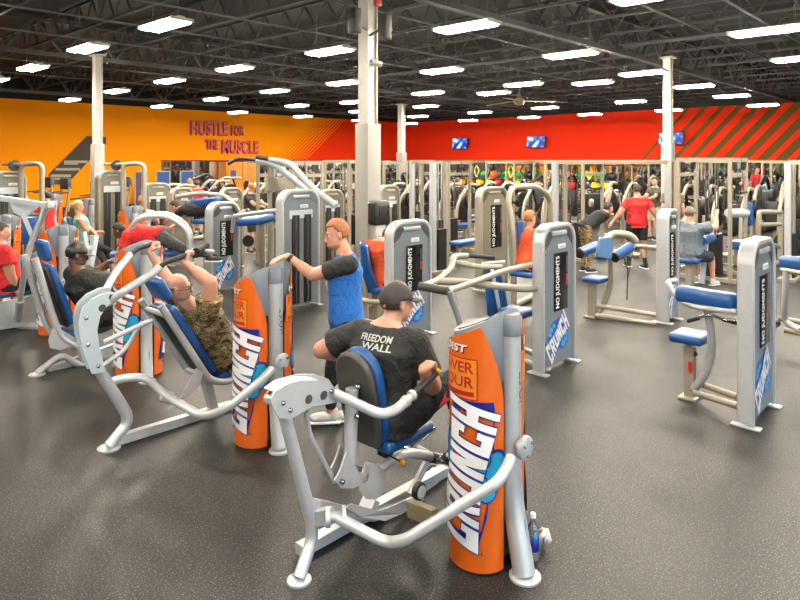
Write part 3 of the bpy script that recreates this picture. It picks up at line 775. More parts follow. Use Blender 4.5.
P('base_beam', M().bar(PY(117, 440, 5.0), PY(232, 405, 5.03), .06, .07), SILV, B, smooth=False)
P('rocker_bar', M().tube([PY(104, 384, 5.03), PY(124, 378, 5.03), PY(146, 377, 4.98), PY(166, 396, 4.8), PY(202, 417, 4.35), W(226, 410, 4.72), W(262, 380, 4.78), W(272, 369, 4.86)], .032, 16, .12), SILV, B)
P('link_joint', M().lathe(PY(167, 397, 4.8), [(.02, -.05), (.045, -.045), (.045, .045), (.02, .05)], 18, (.6, -.75, -.2)), SILV, B)
for y in (4.83, 5.17):
    P('back_frame', M().tube([(2.44, y, 1.06), (2.86, y, .38), (3.0, y, .32), (3.2, y, .33)], .028, 14, .1), SILV, B)
P('frame_cross', M().tube([(2.48, 4.83, .98), (2.48, 5.17, .98)], .022), SILV, B)
P('frame_cross', M().tube([(2.84, 4.83, .40), (2.84, 5.17, .40)], .022).bar((3.0, 5.0, .05), (2.92, 5.0, .36), .09, .06), SILV, B)
pad(B, 'back_cushion', (2.93, 5.0, .42), (2.54, 5.0, 1.03), .32, .075)
pad(B, 'back_shell', (2.89, 5.0, .41), (2.50, 5.0, 1.01), .31, .045, BLACK)
pad(B, 'head_cushion', (2.55, 5.0, 1.08), (2.45, 5.0, 1.26), .26, .08)
P('seat_cushion', M().rbox((3.14, 5.0, .385), (.36, .34, .07), .03, Matrix.Rotation(-.2, 3, 'Y'), 4), BLUE, B)
holes_plate(B, 'seat_gusset', [(168, 410), (180, 398), (190, 380), (196, 368), (203, 372), (200, 384), (192, 394), (180, 400)], 4.80, SILV)
# ================================================================= MACHINE C and its relations
def machine_c(label):
    o = PY(35, 375, 7.25); o.z = 0
    C_ = T('recline_press_machine', label, 'exercise machine', o)
    f = PY(37, 374, 7.25)
    P('rear_leg', M().tube([(f.x, f.y, .02), PY(62, 354, 7.25), PY(76, 364, 7.25), PY(92, 368, 7.25)], .034, 14, .1), SILV, C_)
    P('foot_plate', M().lathe((f.x, f.y, 0), [(.08, 0), (.08, .012), (.06, .016)], 18), SILV, C_)
    P('base_beam', M().bar(PY(48, 371, 7.3), PY(120, 345, 7.3), .06, .08), SILV, C_, smooth=False)
    for y in (7.1, 7.42):
        P('back_frame', M().tube([PY(34, 258, 7.12)+V((0, y-7.12, 0)), PY(52, 316, 7.12)+V((0, y-7.12, 0)), PY(60, 338, 7.12)+V((0, y-7.12, 0)), PY(76, 346, 7.12)+V((0, y-7.12, 0))], .034, 14, .1), SILV, C_)
    holes_plate(C_, 'seat_gusset', [(48, 340), (52, 328), (62, 330), (74, 337), (76, 345), (60, 350), (50, 348)], 7.08, SILV)
    a = PY(68, 322, 7.27); b = PY(46, 264, 7.27)
    pad(C_, 'back_cushion', a, b, .32, .075); pad(C_, 'back_shell', a-V((.05, 0, .02)), b-V((.05, 0, .02)), .31, .045, BLACK)
    pad(C_, 'head_cushion', PY(46, 260, 7.27), PY(41, 240, 7.27), .26, .08)
    s = PY(72, 330, 7.27)
    P('seat_cushion', M().rbox((s.x+.12, 7.27, .40), (.38, .34, .07), .03, Matrix.Rotation(-.15, 3, 'Y'), 4), BLUE, C_)
    P('seat_post', M().box((s.x+.12, 7.27, .2), (.08, .08, .36)), SILV, C_, smooth=False)
    P('lever_arm', M().bar(PY(88, 278, 7.75), PY(95, 236, 7.75), .10, .05).bar(PY(83, 249, 7.75), PY(95, 247, 7.7), .03, .04), PALE, C_, smooth=False)
    P('lever_arm_lower', M().tube([PY(88, 278, 7.75), PY(86, 300, 7.75), PY(70, 340, 7.5)], .03, 12, .1), SILV, C_)
    return C_
MC = machine_c('silver recliner press machine holding the man in the black cap')
o = PY(0, 318, 9.55); o.z = 0
D = T('recline_press_machine', 'silver machine at the left edge under the person in red', 'exercise machine', (2.3, 9.55, 0))
P('side_housing', M().prism([(2.2, 9.3, .05), (3.0, 9.3, .05), (3.1, 9.3, .2), (2.9, 9.3, .42), (2.5, 9.3, .40), (2.2, 9.3, .25)], (0, .05, 0), (0, 0, 0)), SILV, D, smooth=False)
P('base_beam', M().bar((2.0, 9.5, .05), (3.2, 9.5, .05), .07, .08), SILV, D, smooth=False)
P('seat_cushion', M().rbox((2.8, 9.6, .46), (.42, .36, .08), .03, None, 4), BLUE, D)
pad(D, 'back_cushion', (2.55, 9.6, .5), (2.35, 9.6, 1.1), .32, .08)
P('frame', M().tube([(2.1, 9.6, .06), (2.45, 9.6, .4), (2.25, 9.6, 1.1)], .034, 12, .1), SILV, D)
# long white lever over the left corner
m = M(); m.bar(W(-8, 197, 8.0), W(53, 206, 7.6), .05, .06)
LV = T('overhead_lever_machine', 'machine with a long white overhead lever at the left edge', 'exercise machine', at(22, 7.9))
P('lever_beam', m, PALE, LV, smooth=False)
P('lever_plate', M().prism([W(10, 205, 7.85), W(14, 213, 7.85), W(24, 218, 7.85), W(30, 213, 7.85), W(36, 207, 7.85), W(36, 202, 7.85), W(10, 200, 7.85)], V((SN, CS, 0))*.05, (0, 0, 0)), PALE, LV, smooth=False)
P('lever_link', M().bar(W(23, 214, 7.85), W(32, 236, 7.9), .1, .05), PALE, LV, smooth=False)
P('frame_tube', M().tube([W(48, 204, 7.65), W(32, 240, 7.8), W(26, 262, 7.8), W(20, 300, 8.1)], .034, 12, .1).tube([W(44, 208, 7.6), W(28, 250, 7.6)], .02, 8), SILV, LV)
P('pivot_box', M().rbox(W(50, 205, 7.6), (.09, .09, .09), .02), SILV, LV)
P('upright', M().tube([W(20, 300, 8.1), at(18, 8.5, .03), at(60, 8.4, .03)], .05, 12, .1), SILV, LV)
# arch machines in the back row
def arch_machine(pxs, d, label):
    c = at(pxs[2], d)
    t = T('leg_curl_machine', label, 'exercise machine', c)
    P('arch_frame', M().tube([W(p[0], p[1], d+.0) for p in ARCH], .038, 12, .25), SILV, t)
    P('arch_frame', M().tube([W(p[0]+2, p[1]-3, d+.5) for p in ARCH], .03, 12, .25), SILV, t)
    return t
ARCH = [(122, 262), (126, 240), (134, 222), (148, 216), (166, 216), (180, 223), (189, 234), (190, 262)]
LC = arch_machine((122, 240, 150), 9.6, 'machine with arched silver tubes over the exerciser lying in red')
P('roller', M().cyl(W(196, 252, 9.5), W(206, 246, 9.9), .06), RUBBER, LC)
P('roller_arm', M().tube([W(188, 250, 9.6), W(200, 250, 9.7), W(214, 252, 9.8)], .03, 10, .1), SILV, LC)
c = at(150, 9.75)
P('bench_cushion', M().rbox((c.x, c.y, .80), (.34, 1.1, .09), .03, Matrix.Rotation(-.7+PI/2+.2, 3, 'Z') , 4), BLUE, LC)
P('bench_leg', M().box((c.x, c.y, .38), (.1, .1, .76)), SILV, LC, smooth=False)
P('base_beam', M().bar((c.x-.6, c.y+.6, .04), (c.x+.6, c.y-.6, .04), .08, .08), SILV, LC, smooth=False)
# ================================================================= GREY / OLIVE SELECTORISED TOWERS
def utower(name, label, x0, yf, W_, H, D_=.13, panel=GREY, frame=SILV, decals=True, text=True, stack=False, group='round-topped weight towers'):
    cx = x0+W_/2; t = T(name, label, 'gym weight tower', (cx, yf, 0), group)
    R = min(.2, W_*.33); n = 8; th = .045
    def outline(ins):
        r = R-ins*.6; o = [(x0+ins, 0.03), (x0+ins, H-ins-r)]
        for k in range(1, n): a = PI-PI/2*k/n; o.append((x0+ins+r+r*math.cos(a), H-ins-r+r*math.sin(a)))
        o += [(x0+ins+r, H-ins), (x0+W_-ins-r, H-ins)]
        for k in range(1, n): a = PI/2-PI/2*k/n; o.append((x0+W_-ins-r+r*math.cos(a), H-ins-r+r*math.sin(a)))
        o += [(x0+W_-ins, H-ins-r), (x0+W_-ins, .03)]; return o
    A_, B_ = outline(0), outline(th); N = len(A_); vs = []
    for (p, q) in zip(A_, B_): vs += [(p[0], yf, p[1]), (p[0], yf+D_, p[1]), (q[0], yf+D_, q[1]), (q[0], yf, q[1])]
    fs = []
    for i in range(N-1):
        for k in range(4): fs.append((i*4+k, i*4+(k+1) % 4, (i+1)*4+(k+1) % 4, (i+1)*4+k))
    fs += [(0, 1, 2, 3), tuple((N-1)*4+k for k in (3, 2, 1, 0))]
    P('frame', M().add(vs, fs), frame, t, bev=.012, ang=50)
    B2 = outline(th-.004); 
    for yy, nm in ((yf+.022, 'front_panel'), (yf+D_-.03, 'rear_panel')):
        P(nm, M().prism([(p[0], yy, max(p[1], .06)) for p in B2], (0, .012, 0), (0, 0, 0)), panel, t, smooth=False)
    # corner recess and badge at the head
    P('head_recess', M().prism([(x0+.06, yf+.017, H-.16), (x0+.06, yf+.017, H-.26), (x0+.16, yf+.017, H-.20), (x0+.22, yf+.017, H-.12), (x0+W_-.18, yf+.017, H-.12), (x0+W_-.1, yf+.017, H-.2), (x0+W_-.06, yf+.017, H-.24), (x0+W_-.06, yf+.017, H-.16), (x0+W_-.14, yf+.017, H-.075), (x0+.14, yf+.017, H-.075)][::-1], (0, .01, 0), (0, 0, 0)), DGREY if not stack else CAPG, t, smooth=False)
    P('head_hood', M().rbox((cx, yf+.012, H-.10), (W_*.42, .03, .045), .01), frame, t)
    bd = P('badge', M().rbox((cx+W_*.08, yf+.015, H-.245), (.15, .012, .05), .02, seg=3), WHITE, t)
    vs, fs2 = txt('HOIST', 0)
    decal([(DGREY, vs, fs2)], lambda u, v, h: V((cx+W_*.08-.05+.1*u, yf+.009-h, H-.258+.025*v)), 0, bd, 'badge_lettering')
    if stack:
        for sx in (-.10, .12):
            P('stack_slot', M().box((cx+sx, yf+.015, H*.42), (.13, .02, H*.74)), BLACK, t, smooth=False)
            s = M()
            for k in range(16): s.box((cx+sx, yf+.008, .12+k*.034), (.10, .02, .028))
            P('weight_plates', s, IRON, t, smooth=False)
            P('guide_rod', M().cyl((cx+sx, yf+.004, .1), (cx+sx, yf+.004, H*.78), .01), CHROME, t)
        P('placard', M().box((cx, yf+.014, H-.36), (W_*.6, .01, .12)), PALE, t, smooth=False)
    elif text:
        wz0, wz1 = H*.40, H-.31; wx0, wx1 = cx-.10, cx+W_*.26
        P('window', M().rbox(((wx0+wx1)/2, yf+.016, (wz0+wz1)/2), (wx1-wx0, .012, wz1-wz0), .004), mat('smoked_window', (30, 30, 34), .12), t)
        vs, fs2 = txt('NO JUDGMENTS', .02)
        decal([(WHITE, vs, fs2)], lambda u, v, h: V((wx0+.115-.092*v, yf+.009-h, wz0+.03+(wz1-wz0-.06)*u)), 0, t, 'window_lettering')
        decal([(REDD, *quads([(0, 0, 1, .4)])), (DGREY, *quads([(0, .45, 1, 1)]))], lambda u, v, h: V((wx1-.045+.03*u, yf+.009-h, wz0+.25+(wz1-wz0-.3)*v)), 0, t, 'warning_label')
    if decals:
        L = []
        def rot(u, v):   # word runs up to the right
            a = 1.02; x = .1+u*.78*math.cos(a)*1.15-(v-.5)*.30*math.sin(a); z = .12+u*.78*math.sin(a)*.62+(v-.5)*.34*math.cos(a); return x, z
        splash = [(.1, .2), (.28, 1.12), (.42, 1.0), (.5, 1.28), (.68, 1.2), (.8, 1.02), (.9, .9), (.8, -.1), (.62, -.38), (.4, -.3), (.34, 0)]
        L.append((MBLUE, splash, [tuple(range(len(splash)))]))
        for (a, b, r1, r2) in ((.40, 1.02, .05, .12), (.50, 1.1, .05, .13), (.61, 1.05, .045, .12), (.5, -.1, .08, .14), (.62, -.12, .05, .12), (.7, .0, .04, .1)):
            L.append((LBLUE, blob(a, b, r1, r2), [tuple(range(14))]))
        v1, f1 = crunch(.6, .014, .5); L.append((NAVY, v1, f1)); v1, f1 = crunch(.6, 0, .5); L.append((WHITE, v1, f1))
        sx = W_-.10
        def mp(u, v, h):
            x, z = rot(u, v); return V((x0+.05+x*sx*1.35, yf+.021-h, .06+z*.86))
        decal(L, mp, 0, t, 'gym_name_decal')
    for fx in (x0+.02, x0+W_-.02): P('foot_plate', M().rbox((fx, yf+D_/2, .009), (.085, D_+.10, .018), .006), frame, t)
    m = M()
    for fz in (.3, H*.55, H*.8): m.ell((x0+.085, yf+.02, fz*1.0), (.007, .005, .007))
    P('screws', m, BLACK, t)
    return t
U1 = utower('weight_tower', 'grey round-topped weight tower nearest the right edge, dark window and blue decal', 5.83, 1.50, .70, 1.53)
U2 = utower('weight_tower', 'grey round-topped weight tower in the middle behind the nearest orange tower', 5.82, 3.44, .70, 1.53)
U4 = utower('weight_tower', 'grey weight tower right behind the capped man\'s head', 5.57, 5.33, .75, 1.46)
U5 = utower('tall_weight_tower', 'tall grey weight tower with two dark weight slots behind the trainer', 5.68, 7.62, .72, 1.76, .16, GREY, SILV, False, False, True)
U6 = utower('weight_tower', 'grey weight tower between the bald man\'s hands and the tall slotted tower', 5.66, 9.5, .56, 1.50, .2)
U7 = utower('weight_tower', 'narrow-looking weight tower left of the man in grey shirt, seen nearly edge-on', 8.80, 3.30, .40, 1.53, .17)
U3 = utower('tall_weight_tower', 'tall olive-grey weight tower in front of the woman in orange', 8.86, 6.4, .80, 1.74, .15, TAUPE, SILV2, False, True)
def P_at(px, d): return at(px, d)
for (px, d, w, H, st, lab) in ((158, 14.5, .66, 1.69, True, 'olive weight tower left of the bench with blue pad, back left'), (183, 13.6, .5, 1.62, False, 'olive weight tower with silver arched rim under the white pad'),
                               (233, 13.2, .5, 1.64, False, 'olive weight tower beside the orange storage container'), (333, 12.4, .6, 1.64, True, 'olive weight tower right of the tall slotted one, by the trainer\'s head'),
                               (391, 12.4, .55, 1.72, True, 'olive weight tower just right of the centre column'), (305, 12.8, .45, 1.66, False, 'olive weight tower half hidden behind the tall slotted tower')):
    p = at(px, d); utower('weight_tower', lab, p.x-w/2, p.y, w, H, .15, TAUPE, SILV2, False, False, st)
# ================================================================= CURL MACHINE (right)
o = at(705, 5.8)
K = T('arm_curl_machine', 'preacher curl machine with big blue arm pad at the right', 'exercise machine', o)
pad(K, 'arm_cushion', W(677, 293, 5.95), W(737, 303, 5.5), .16, .15, BLUE, (0, 0, 1), .06)
P('pad_frame', M().tube([W(737, 312, 5.45), W(694, 307, 5.75), W(680, 301, 5.9), W(670, 287, 6.0), W(668, 282, 6.05), W(676, 281, 6.1)], .026, 12, .12), SILV, K)
P('curl_bar', M().tube([W(694, 319, 5.8), W(703, 316, 5.7), W(712, 315, 5.65), W(722, 319, 5.55), W(737, 321, 5.45)], .012, 10, .04), CHROME, K)
for a, b in ((W(688, 321, 5.85), W(699, 318, 5.75)), (W(722, 319, 5.55), W(737, 323, 5.5))): P('hand_grip', M().cyl(a, b, .018), RUBBER, K)
P('curved_upright', M().tube([W(707, 309, 5.72), W(711, 330, 5.75), W(712, 352, 5.8), W(706, 374, 5.86), W(694, 389, 5.95)], .036, 14, .15), SILV, K)
st = G(690, 398); 
P('seat_post', M().box((st.x, st.y, .25), (.075, .085, .46)), SILV2, K, smooth=False)
P('foot_plate', M().rbox((st.x, st.y, .012), (.2, .16, .024), .008), SILV2, K)
P('seat_cushion', M().rbox((st.x+.02, st.y+.0, .565), (.34, .30, .085), .035, Matrix.Rotation(.0, 3, 'Z'), 4), BLUE, K)
P('seat_stem', M().box((st.x, st.y, .5), (.05, .05, .08)), CHROME, K, smooth=False)
P('adjust_knob', M().ell((st.x-.01, st.y-.05, .42), (.025, .02, .025)), RUBBER, K)
P('pull_pin', M().box((st.x-.05, st.y-.02, .3), (.02, .03, .1)), REDD, K, smooth=False)
for s, a, b in (('6', 0, 0), ('2', .0, .04), ('3', 0, .08)): 
    vs, fs = txt(s, 0); decal([(ORB, vs, fs)], lambda u, v, h, b=b: V((st.x-.015+.03*u, st.y-.0435-h, .10+b+.03*v)), 0, K, 'height_mark')
P('base_tube', M().tube([W(700, 384, 5.98), W(738, 397, 5.55)], .028).tube([W(695, 393, 5.9), W(738, 406, 5.45)], .028), SILV2, K)
# chest press (middle)
o = at(470, 6.4)
K = T('chest_press_machine', 'press machine with bent silver arms and blue back pad in the middle', 'exercise machine', o)
P('press_arm', M().tube([W(536, 264, 6.75), W(503, 271, 6.5), W(464, 286, 6.1), W(448, 291, 5.95)], .03, 12, .15), SILV2, K)
P('lower_arm', M().tube([W(540, 288, 6.7), W(522, 289, 6.6), W(495, 286, 6.4), W(462, 282, 6.3), W(436, 281, 6.2)], .036, 12, .1), SILV2, K)
P('handle_frame', M().tube([W(467, 256, 6.75), W(453, 256, 6.6), W(452, 268, 6.45), W(438, 280, 6.2), W(424, 286, 6.0)], .03, 12, .1).tube([W(454, 262, 6.55), W(478, 267, 6.5), W(502, 267, 6.55)], .026, 12, .1), SILV2, K)
P('hand_grip', M().cyl(W(419, 286, 6.02), W(448, 291, 5.92), .04, 16), DGREY, K)
P('hand_grip', M().cyl(W(464, 255, 6.75), W(494, 258, 6.9), .022, 14), RUBBER, K)
P('front_strut', M().tube([W(449, 290, 5.95), W(464, 334, 6.3), at(470, 6.5, .05)], .034, 12, .1), SILV, K)
bpts = [W(484, 268, 7.2), W(500, 262, 7.3), W(510, 314, 7.35), W(488, 318, 7.2)]
P('back_cushion', M().prism(bpts, V((SN, CS, 0))*.09, (0, 0, 0)), BLUE, K, bev=.03)
P('back_frame', M().tube([W(492, 270, 7.1), W(500, 312, 7.15), at(508, 7.4, .1)], .02).tube([W(482, 264, 7.1), W(505, 262, 7.1)], .02), PALE, K)
P('seat_cushion', M().rbox(W(516, 312, 7.0), (.30, .30, .09), .035, None, 4), BLUE, K)
P('seat_post', M().box(at(516, 7.0, .25), (.08, .08, .5)), SILV2, K, smooth=False)
P('base_tube', M().tube([at(512, 7.3, .14), W(538, 356, 6.95)], .03).tube([at(509, 7.1, .06), W(538, 366, 6.8)], .03).tube([at(470, 6.5, .04), at(515, 7.2, .04)], .035), SILV2, K)
# abdominal / roller machine
o = at(610, 8.8)
K = T('roller_pad_machine', 'machine with two blue foot rollers and a blue wedge pad, behind the middle tower', 'exercise machine', o)
for a, b in (((580, 253, 8.7), (597, 246, 9.0)), ((615, 257, 8.6), (630, 247, 8.8))):
    A1, B1 = W(*a), W(*b); d = (B1-A1).normalized()
    rr = P('roller', M().cyl(A1, B1, .070, 20), BLUE, K)
    P('roller_cap', M().lathe(A1, [(.070, 0), (.070, -.02), (.05, -.03)], 20, d), BLACK, rr)
P('wedge_cushion', M().prism([W(600, 238, 8.5), W(611, 236, 8.5), (W(614, 246, 8.5)), W(612, 260, 8.45), W(596, 258, 8.45)], V((SN, CS, 0))*.08, (0, 0, 0)), BLUE2, K, bev=.02)
P('cam_frame', M().tube([W(606, 240, 9.1), W(613, 233, 9.2), W(630, 235, 9.2), W(636, 242, 9.2)], .05, 12, .1).tube([W(596, 246, 9.0), W(616, 252, 8.9)], .03), SILV2, K)
P('upper_bar', M().tube([W(636, 246, 9.1), W(657, 248, 8.8)], .03), SILV2, K)
P('curved_upright', M().tube([W(610, 258, 9.0), W(611, 285, 9.05), W(602, 308, 9.1), at(597, 9.1, .05)], .035, 12, .15), SILV2, K)
P('seat_cushion', M().rbox(W(596, 279, 9.1), (.34, .28, .07), .03, None, 4), BLUE, K)
P('seat_post', M().box(at(592, 9.1, .26), (.1, .09, .5)), SILV2, K, smooth=False)
P('foot_plate', M().rbox(at(592, 9.1, .012), (.2, .16, .024), .008), SILV2, K)
P('cable', M().tube([W(620, 246, 8.9), W(628, 270, 8.8), W(627, 300, 8.8)], .008).tube([W(633, 250, 8.9), W(628, 278, 8.8)], .006), BLACK, K)
P('base_tube', M().tube([at(597, 9.1, .16), W(656, 315, 8.75)], .03).tube([at(595, 9.0, .05), W(656, 324, 8.7)], .03), SILV2, K)
# machine cut by the right edge
o = at(790, 7.2)
K = T('arm_curl_machine', 'machine with a blue pad cut by the right edge of the picture', 'exercise machine', o)
pad(K, 'arm_cushion', W(781, 262, 7.6), W(830, 266, 7.0), .16, .14, BLUE, (0, 0, 1), .06)
P('pad_frame', M().tube([W(782, 270, 7.5), W(800, 273, 7.2), W(830, 275, 6.9)], .03), SILV2, K)
P('curved_upright', M().tube([W(786, 270, 7.4), W(785, 300, 7.4), W(784, 322, 7.5), W(800, 330, 7.3)], .035, 12, .1), SILV, K)
P('roller', M().cyl(W(770, 325, 7.5), W(776, 323, 7.7), .05), BLACK, K)
P('base_tube', M().tube([W(778, 318, 7.6), W(840, 330, 7.3)], .03).tube([W(784, 330, 7.4), W(840, 342, 7.1)], .03), SILV2, K)
p_ = at(825, 6.6); utower('weight_tower', 'weight tower just outside the right edge', p_.x, p_.y, .6, 1.5, .13)
# bench press pad machine behind arms of tall tower
K = T('torso_machine', 'machine with silver arm and blue pad left of the tall slotted tower', 'exercise machine', at(265, 10.2))
pad(K, 'arm_cushion', W(243, 221, 10.6), W(268, 219, 10.2), .34, .12, BLUE, (1, 0, .2), .05)
P('upper_arm', M().tube([W(234, 216, 10.6), W(281, 210, 9.9)], .035).tube([W(234, 216, 10.6), W(232, 232, 10.7)], .03), SILV, K)
P('frame', M().tube([W(262, 222, 10.2), W(262, 240, 10.3), at(263, 10.6, .05)], .05, 12, .1).tube([at(250, 10.9, .04), at(285, 10.2, .04)], .04), SILV2, K)
P('plate', M().lathe(W(248, 241, 11.2), [(.02, 0), (.10, 0), (.10, .06), (.02, .06)], 20, (.7, .6, 0)), BLACK, K)
K = T('lying_curl_machine', 'bench machine with a wide blue pad and a lying exerciser, back left', 'exercise machine', at(205, 12.2))
pad(K, 'bench_cushion', W(192, 204, 12.4), W(224, 200, 12.0), .4, .16, BLUE, (.7, .3, 0), .05)
pad(K, 'lower_cushion', W(196, 221, 12.2), W(212, 222, 12.0), .3, .08, BLUE, (.7, .3, 0), .03)
P('frame', M().tube([W(176, 197, 12.4), W(200, 193, 12.3), W(226, 196, 12.0), W(236, 208, 12)], .045, 12, .2).tube([W(206, 206, 12.3), at(206, 12.3, .05)], .05).tube([at(190, 12.6, .05), at(226, 11.8, .05)], .05).tube([W(226, 204, 12), at(226, 11.8, .05)], .035), SILV2, K)
# ================================================================= PEOPLE
def capsule(m, a, b, ra, rb, seg=14):
    a, b = V(a), V(b); d = b-a; L = d.length
    if L < 1e-5: d = V((0, 0, 1)); L = 1e-5
    prof = [(ra*math.cos(t), -ra*math.sin(t)) for t in (1.5, 1.1, .7, .35, 0)]+[(rb*math.cos(t), L+rb*math.sin(t)) for t in (0, .35, .7, 1.1, 1.5)]
    m.lathe(a, prof, seg, d)
def frust(m, a, b, ra, rb, seg=18):
    a, b = V(a), V(b); m.lathe(a, [(ra, 0), (rb, (b-a).length)], seg, b-a)
def loft(m, rings, seg=24):
    """rings: (centre, xaxis*halfwidth, yaxis*halfdepth)"""
    vs = []
    for c, x, y in rings:
        for k in range(seg):
            a = 2*PI*k/seg; ca, sa = math.cos(a), math.sin(a)
            ca = abs(ca)**.85*math.copysign(1, ca); sa = abs(sa)**.85*math.copysign(1, sa)
            vs.append(c+x*ca+y*sa)
    n = len(rings)
    fs = [(i*seg+k, i*seg+(k+1) % seg, (i+1)*seg+(k+1) % seg, (i+1)*seg+k) for i in range(n-1) for k in range(seg)]
    m.add(vs, fs+[tuple(range(seg))[::-1], tuple((n-1)*seg+k for k in range(seg))])
def fused(name, m, mt, par, vox, smooth=3):
    """merge the closed volumes of m into one continuous surface"""
    o = P(name, m, mt, None, smooth=False, merge=False)
    bm = bmesh.new(); bm.from_mesh(o.data); tri_norm(bm); bm.to_mesh(o.data); bm.free()
    r = o.modifiers.new('r', 'REMESH'); r.mode = 'VOXEL'; r.voxel_size = vox; r.use_smooth_shade = True
    s = o.modifiers.new('s', 'SMOOTH'); s.factor = .5; s.iterations = smooth
    dg = bpy.context.evaluated_depsgraph_get(); dg.update()
    me = bpy.data.meshes.new_from_object(o.evaluated_get(dg))
    old = o.data; o.modifiers.clear(); o.data = me; me.name = name; bpy.data.meshes.remove(old)
    if not me.materials: me.materials.append(mt)
    for p in me.polygons: p.use_smooth = True; p.material_index = 0
    me.materials[0] = mt
    off = V((0, 0, 0)); q = par
    while q is not None: off += q.location; q = q.parent
    me.transform(Matrix.Translation(-off)); o.parent = par
    return o
def ik(a, t, l1, l2, pole):
    a, t = V(a), V(t); d = t-a; L = min(d.length, (l1+l2)*.995); d.normalize()
    c = (l1*l1+L*L-l2*l2)/(2*l1*L); c = max(-1, min(1, c)); s = math.sqrt(1-c*c)
    p = V(pole); p = (p-d*p.dot(d)).normalized()
    return a+d*(c*l1)+p*(s*l1), a+d*L
CAM = V((0, 0, HC))
def hand(m, w, d, n, side, s, curl, vox):
    """w wrist, d direction of palm, n palm normal (where fingers curl to)"""
    d = V(d).normalized(); n = V(n); n = (n-d*n.dot(d)).normalized(); x = d.cross(n)*side
    R = Matrix((x, d, n)).transposed()
    m.ell(w+d*.045*s, (.040*s, .055*s, .017*s), R)
    for i, (ox, ln) in enumerate(((-.030, .070), (-.010, .080), (.010, .075), (.029, .058))):
        p = w+(d*.085+x*ox)*s; dd = d.copy(); ang = 0
        for j, fr in enumerate((.45, .32, .23)):
            ang += curl*(1.25 if j else .9)
            dd = d*math.cos(ang)+n*math.sin(ang); q = p+dd*ln*fr*s*1.05
            capsule(m, p, q, .0098*s, .0088*s-.0006*j, 8); p = q
    p = w+(d*.025-x*.030)*s; dd = (d*.6-x*.6+n*.5*(curl*.8+.2)).normalized(); q = p+dd*.038*s; capsule(m, p, q, .013*s, .011*s, 8)
    dd = (d*.8+n*(.5+curl)*.7+x*.4*curl).normalized(); capsule(m, q, q+dd*.034*s, .011*s, .009*s, 8)
